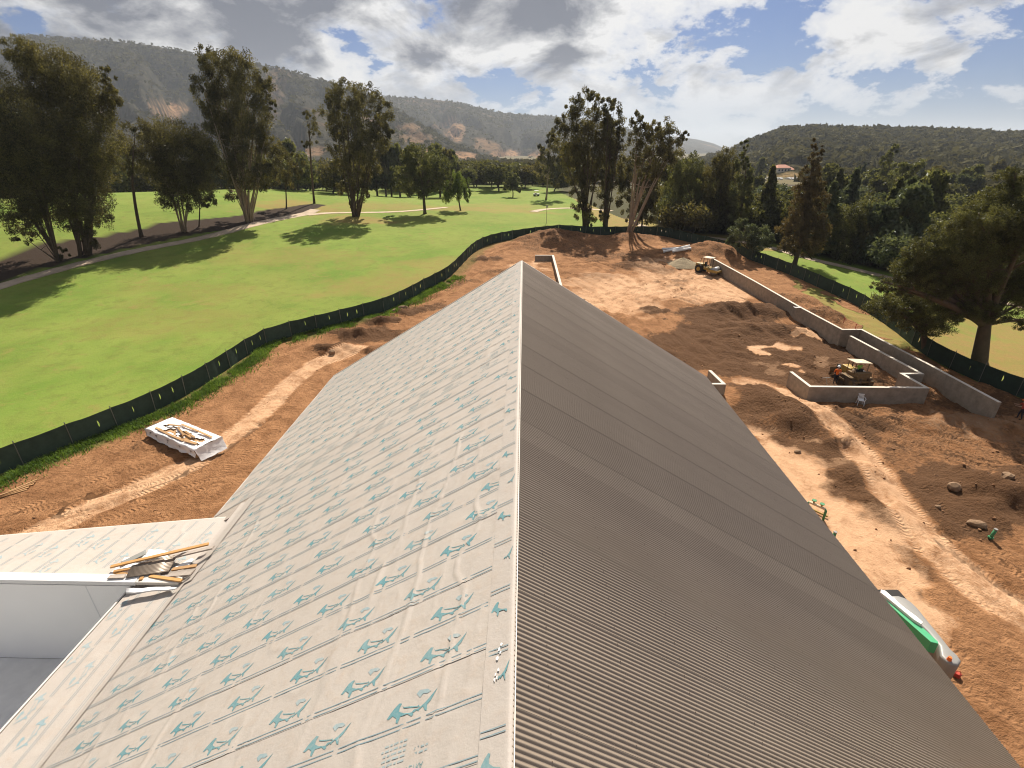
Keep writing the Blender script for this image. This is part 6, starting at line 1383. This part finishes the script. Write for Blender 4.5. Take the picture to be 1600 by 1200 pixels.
while n_ < 270:
    px = rnd.uniform(1040, 1640); Y = 85 * (400 / 85) ** (rnd.random() ** 1.6); r_ = ray(px, 300); p = Vector((r_[0] * Y / r_[1], Y, 0))
    fw = np.interp(px, [1040, 1200, 1300, 1400, 1640], [165, 140, 122, 112, 106])
    dq_, _, sq_ = dist_line(np.array([p.x]), np.array([p.y]), PR_W)
    if sq_[0] < 4.0: continue
    if abs(px - 1222) < 34 and 170 < Y < 400: 
        if rnd.random() < 0.85: continue
    p.z = gz(p.x, p.y) - 0.3
    k = rnd.choice(['round', 'bush', 'bush', 'round', 'tall', 'cone']); n_ += 1
    put_copy(k, rnd.choice(['oak', 'broad', 'euc', 'broad', 'grey_leaf']), p, rnd.uniform(6, 11) * (1.35 if k in ('tall', 'cone') else 1), VAL_LAB[k], 'trees of the valley wood', NAMES[k])

# far woods that read as one mass
def crowns(P, rad, seed, nq=22, ql=0.75):
    r = np.random.default_rng(seed); n = len(P); C = np.repeat(P, nq, 0); RR = np.repeat(rad, nq)[:, None]
    d = r.normal(size=(n * nq, 3)); d[:, 2] = np.abs(d[:, 2]); d /= np.linalg.norm(d, axis=1)[:, None]
    Q = C + d * RR * np.array([1, 1, 1.05]) * r.uniform(0.6, 1.05, (n * nq, 1))
    nrm = d + 0.5 * r.normal(size=d.shape); nrm /= np.linalg.norm(nrm, axis=1)[:, None]
    a = np.cross(nrm, r.normal(size=d.shape)); a /= np.linalg.norm(a, axis=1)[:, None]; b = np.cross(nrm, a)
    s_ = RR * ql * r.uniform(0.5, 1.0, (n * nq, 1))
    V = np.stack([Q - a * s_, Q + b * s_ * 0.7, Q + a * s_, Q - b * s_ * 0.7], 1).reshape(-1, 3)
    t_ = np.repeat(np.clip(np.repeat(r.random(n), nq) * 0.7 + 0.3 * r.random(n * nq), 0, 1), 4)
    return V, np.arange(len(V)).reshape(-1, 4), t_
r = np.random.default_rng(77)
az = r.uniform(-0.95, 1.0, 7000); D = 290 * (1000 / 290) ** r.random(7000)
x_, y_ = np.sin(az) * D, np.cos(az) * D
keep = (fbm(x_ / 55, y_ / 55, 3, 55) > -0.22) & ~((np.abs(az - math.atan2(418, 856)) < 0.05) & (D < 520)) ; x_, y_ = x_[keep], y_[keep]
rad = r.uniform(2.5, 5.5, len(x_)); P = np.stack([x_, y_, macro(x_, y_) + rad * 0.5], 1)
V, Q, T = crowns(P, rad, 1); me = np_mesh('far_wood', V, Q, {'tint': ('FLOAT', T)})
tag(link('far_wood', me, M['wood_far']), 'dark mixed wood filling the valley floor up to the hills', 'wood', kind='stuff')
def on_hill(name, n, rmin, rmax, seed, bias, nq, label):
    X, Y, z, SS, tan = RIDGES[{'wooded_hill': 'wooded_hill33', 'mountain_ridge': 'mountain_ridge3', 'far_ridge': 'mountain_ridge13'}[name]]; r = np.random.default_rng(seed); m_ = (SS.ravel() > -0.04); ids = np.nonzero(m_)[0]
    w = np.exp(-np.maximum(SS.ravel()[ids], 0) / bias) * np.hypot(X.ravel()[ids], Y.ravel()[ids]) * np.where(tan.ravel()[ids] > 0.3, 0.06, 1); w /= w.sum()
    azv = np.arctan2(X.ravel()[ids], Y.ravel()[ids]); w = w * ~((np.abs(azv - 0.4545) < 0.045) & (Y.ravel()[ids] < 500)); w /= w.sum()
    k = r.choice(ids, n, p=w); jx = np.hypot(X.ravel()[k], Y.ravel()[k]) * 0.004
    rad = r.uniform(rmin, rmax, n); P = np.stack([X.ravel()[k] + r.normal(size=n) * jx, Y.ravel()[k] + r.normal(size=n) * jx * 0.5, z.ravel()[k] + rad * 0.15], 1)
    V, Q, T = crowns(P, rad, seed + 1, nq, 0.8); me = np_mesh(name + '_trees', V, Q, {'tint': ('FLOAT', T)})
    tag(link('hillside_wood', me, M['wood_far']), label, 'wood', kind='stuff')
on_hill('wooded_hill', 6500, 3.5, 8.0, 5, 0.7, 18, 'scrubby oak wood covering the low hill across the valley')
on_hill('far_ridge', 5000, 3.5, 8.0, 8, 0.6, 8, 'scrub scattered over the farther mountain ridge')
on_hill('mountain_ridge', 9000, 2.5, 7.0, 6, 0.35, 8, 'dark chaparral and trees along the mountain crest')

# ---------------------------------------------------------------- the air
hb = MB(); hb.box((0, 4000, 200), (26000, 17400, 440))
M['haze'] = bpy.data.materials.new('haze'); M['haze'].use_nodes = True; ht = M['haze'].node_tree; ht.nodes.clear()
pv = N(ht, 'ShaderNodeVolumePrincipled'); pv.inputs['Color'].default_value = (0.80, 0.88, 1.0, 1); pv.inputs['Anisotropy'].default_value = 0.2; pv.inputs['Density'].default_value = 0.00009
ho = N(ht, 'ShaderNodeOutputMaterial'); L(ht, pv.outputs[0], ho.inputs['Volume'])
tag(hb.build('haze', M['haze']), kind='stuff')
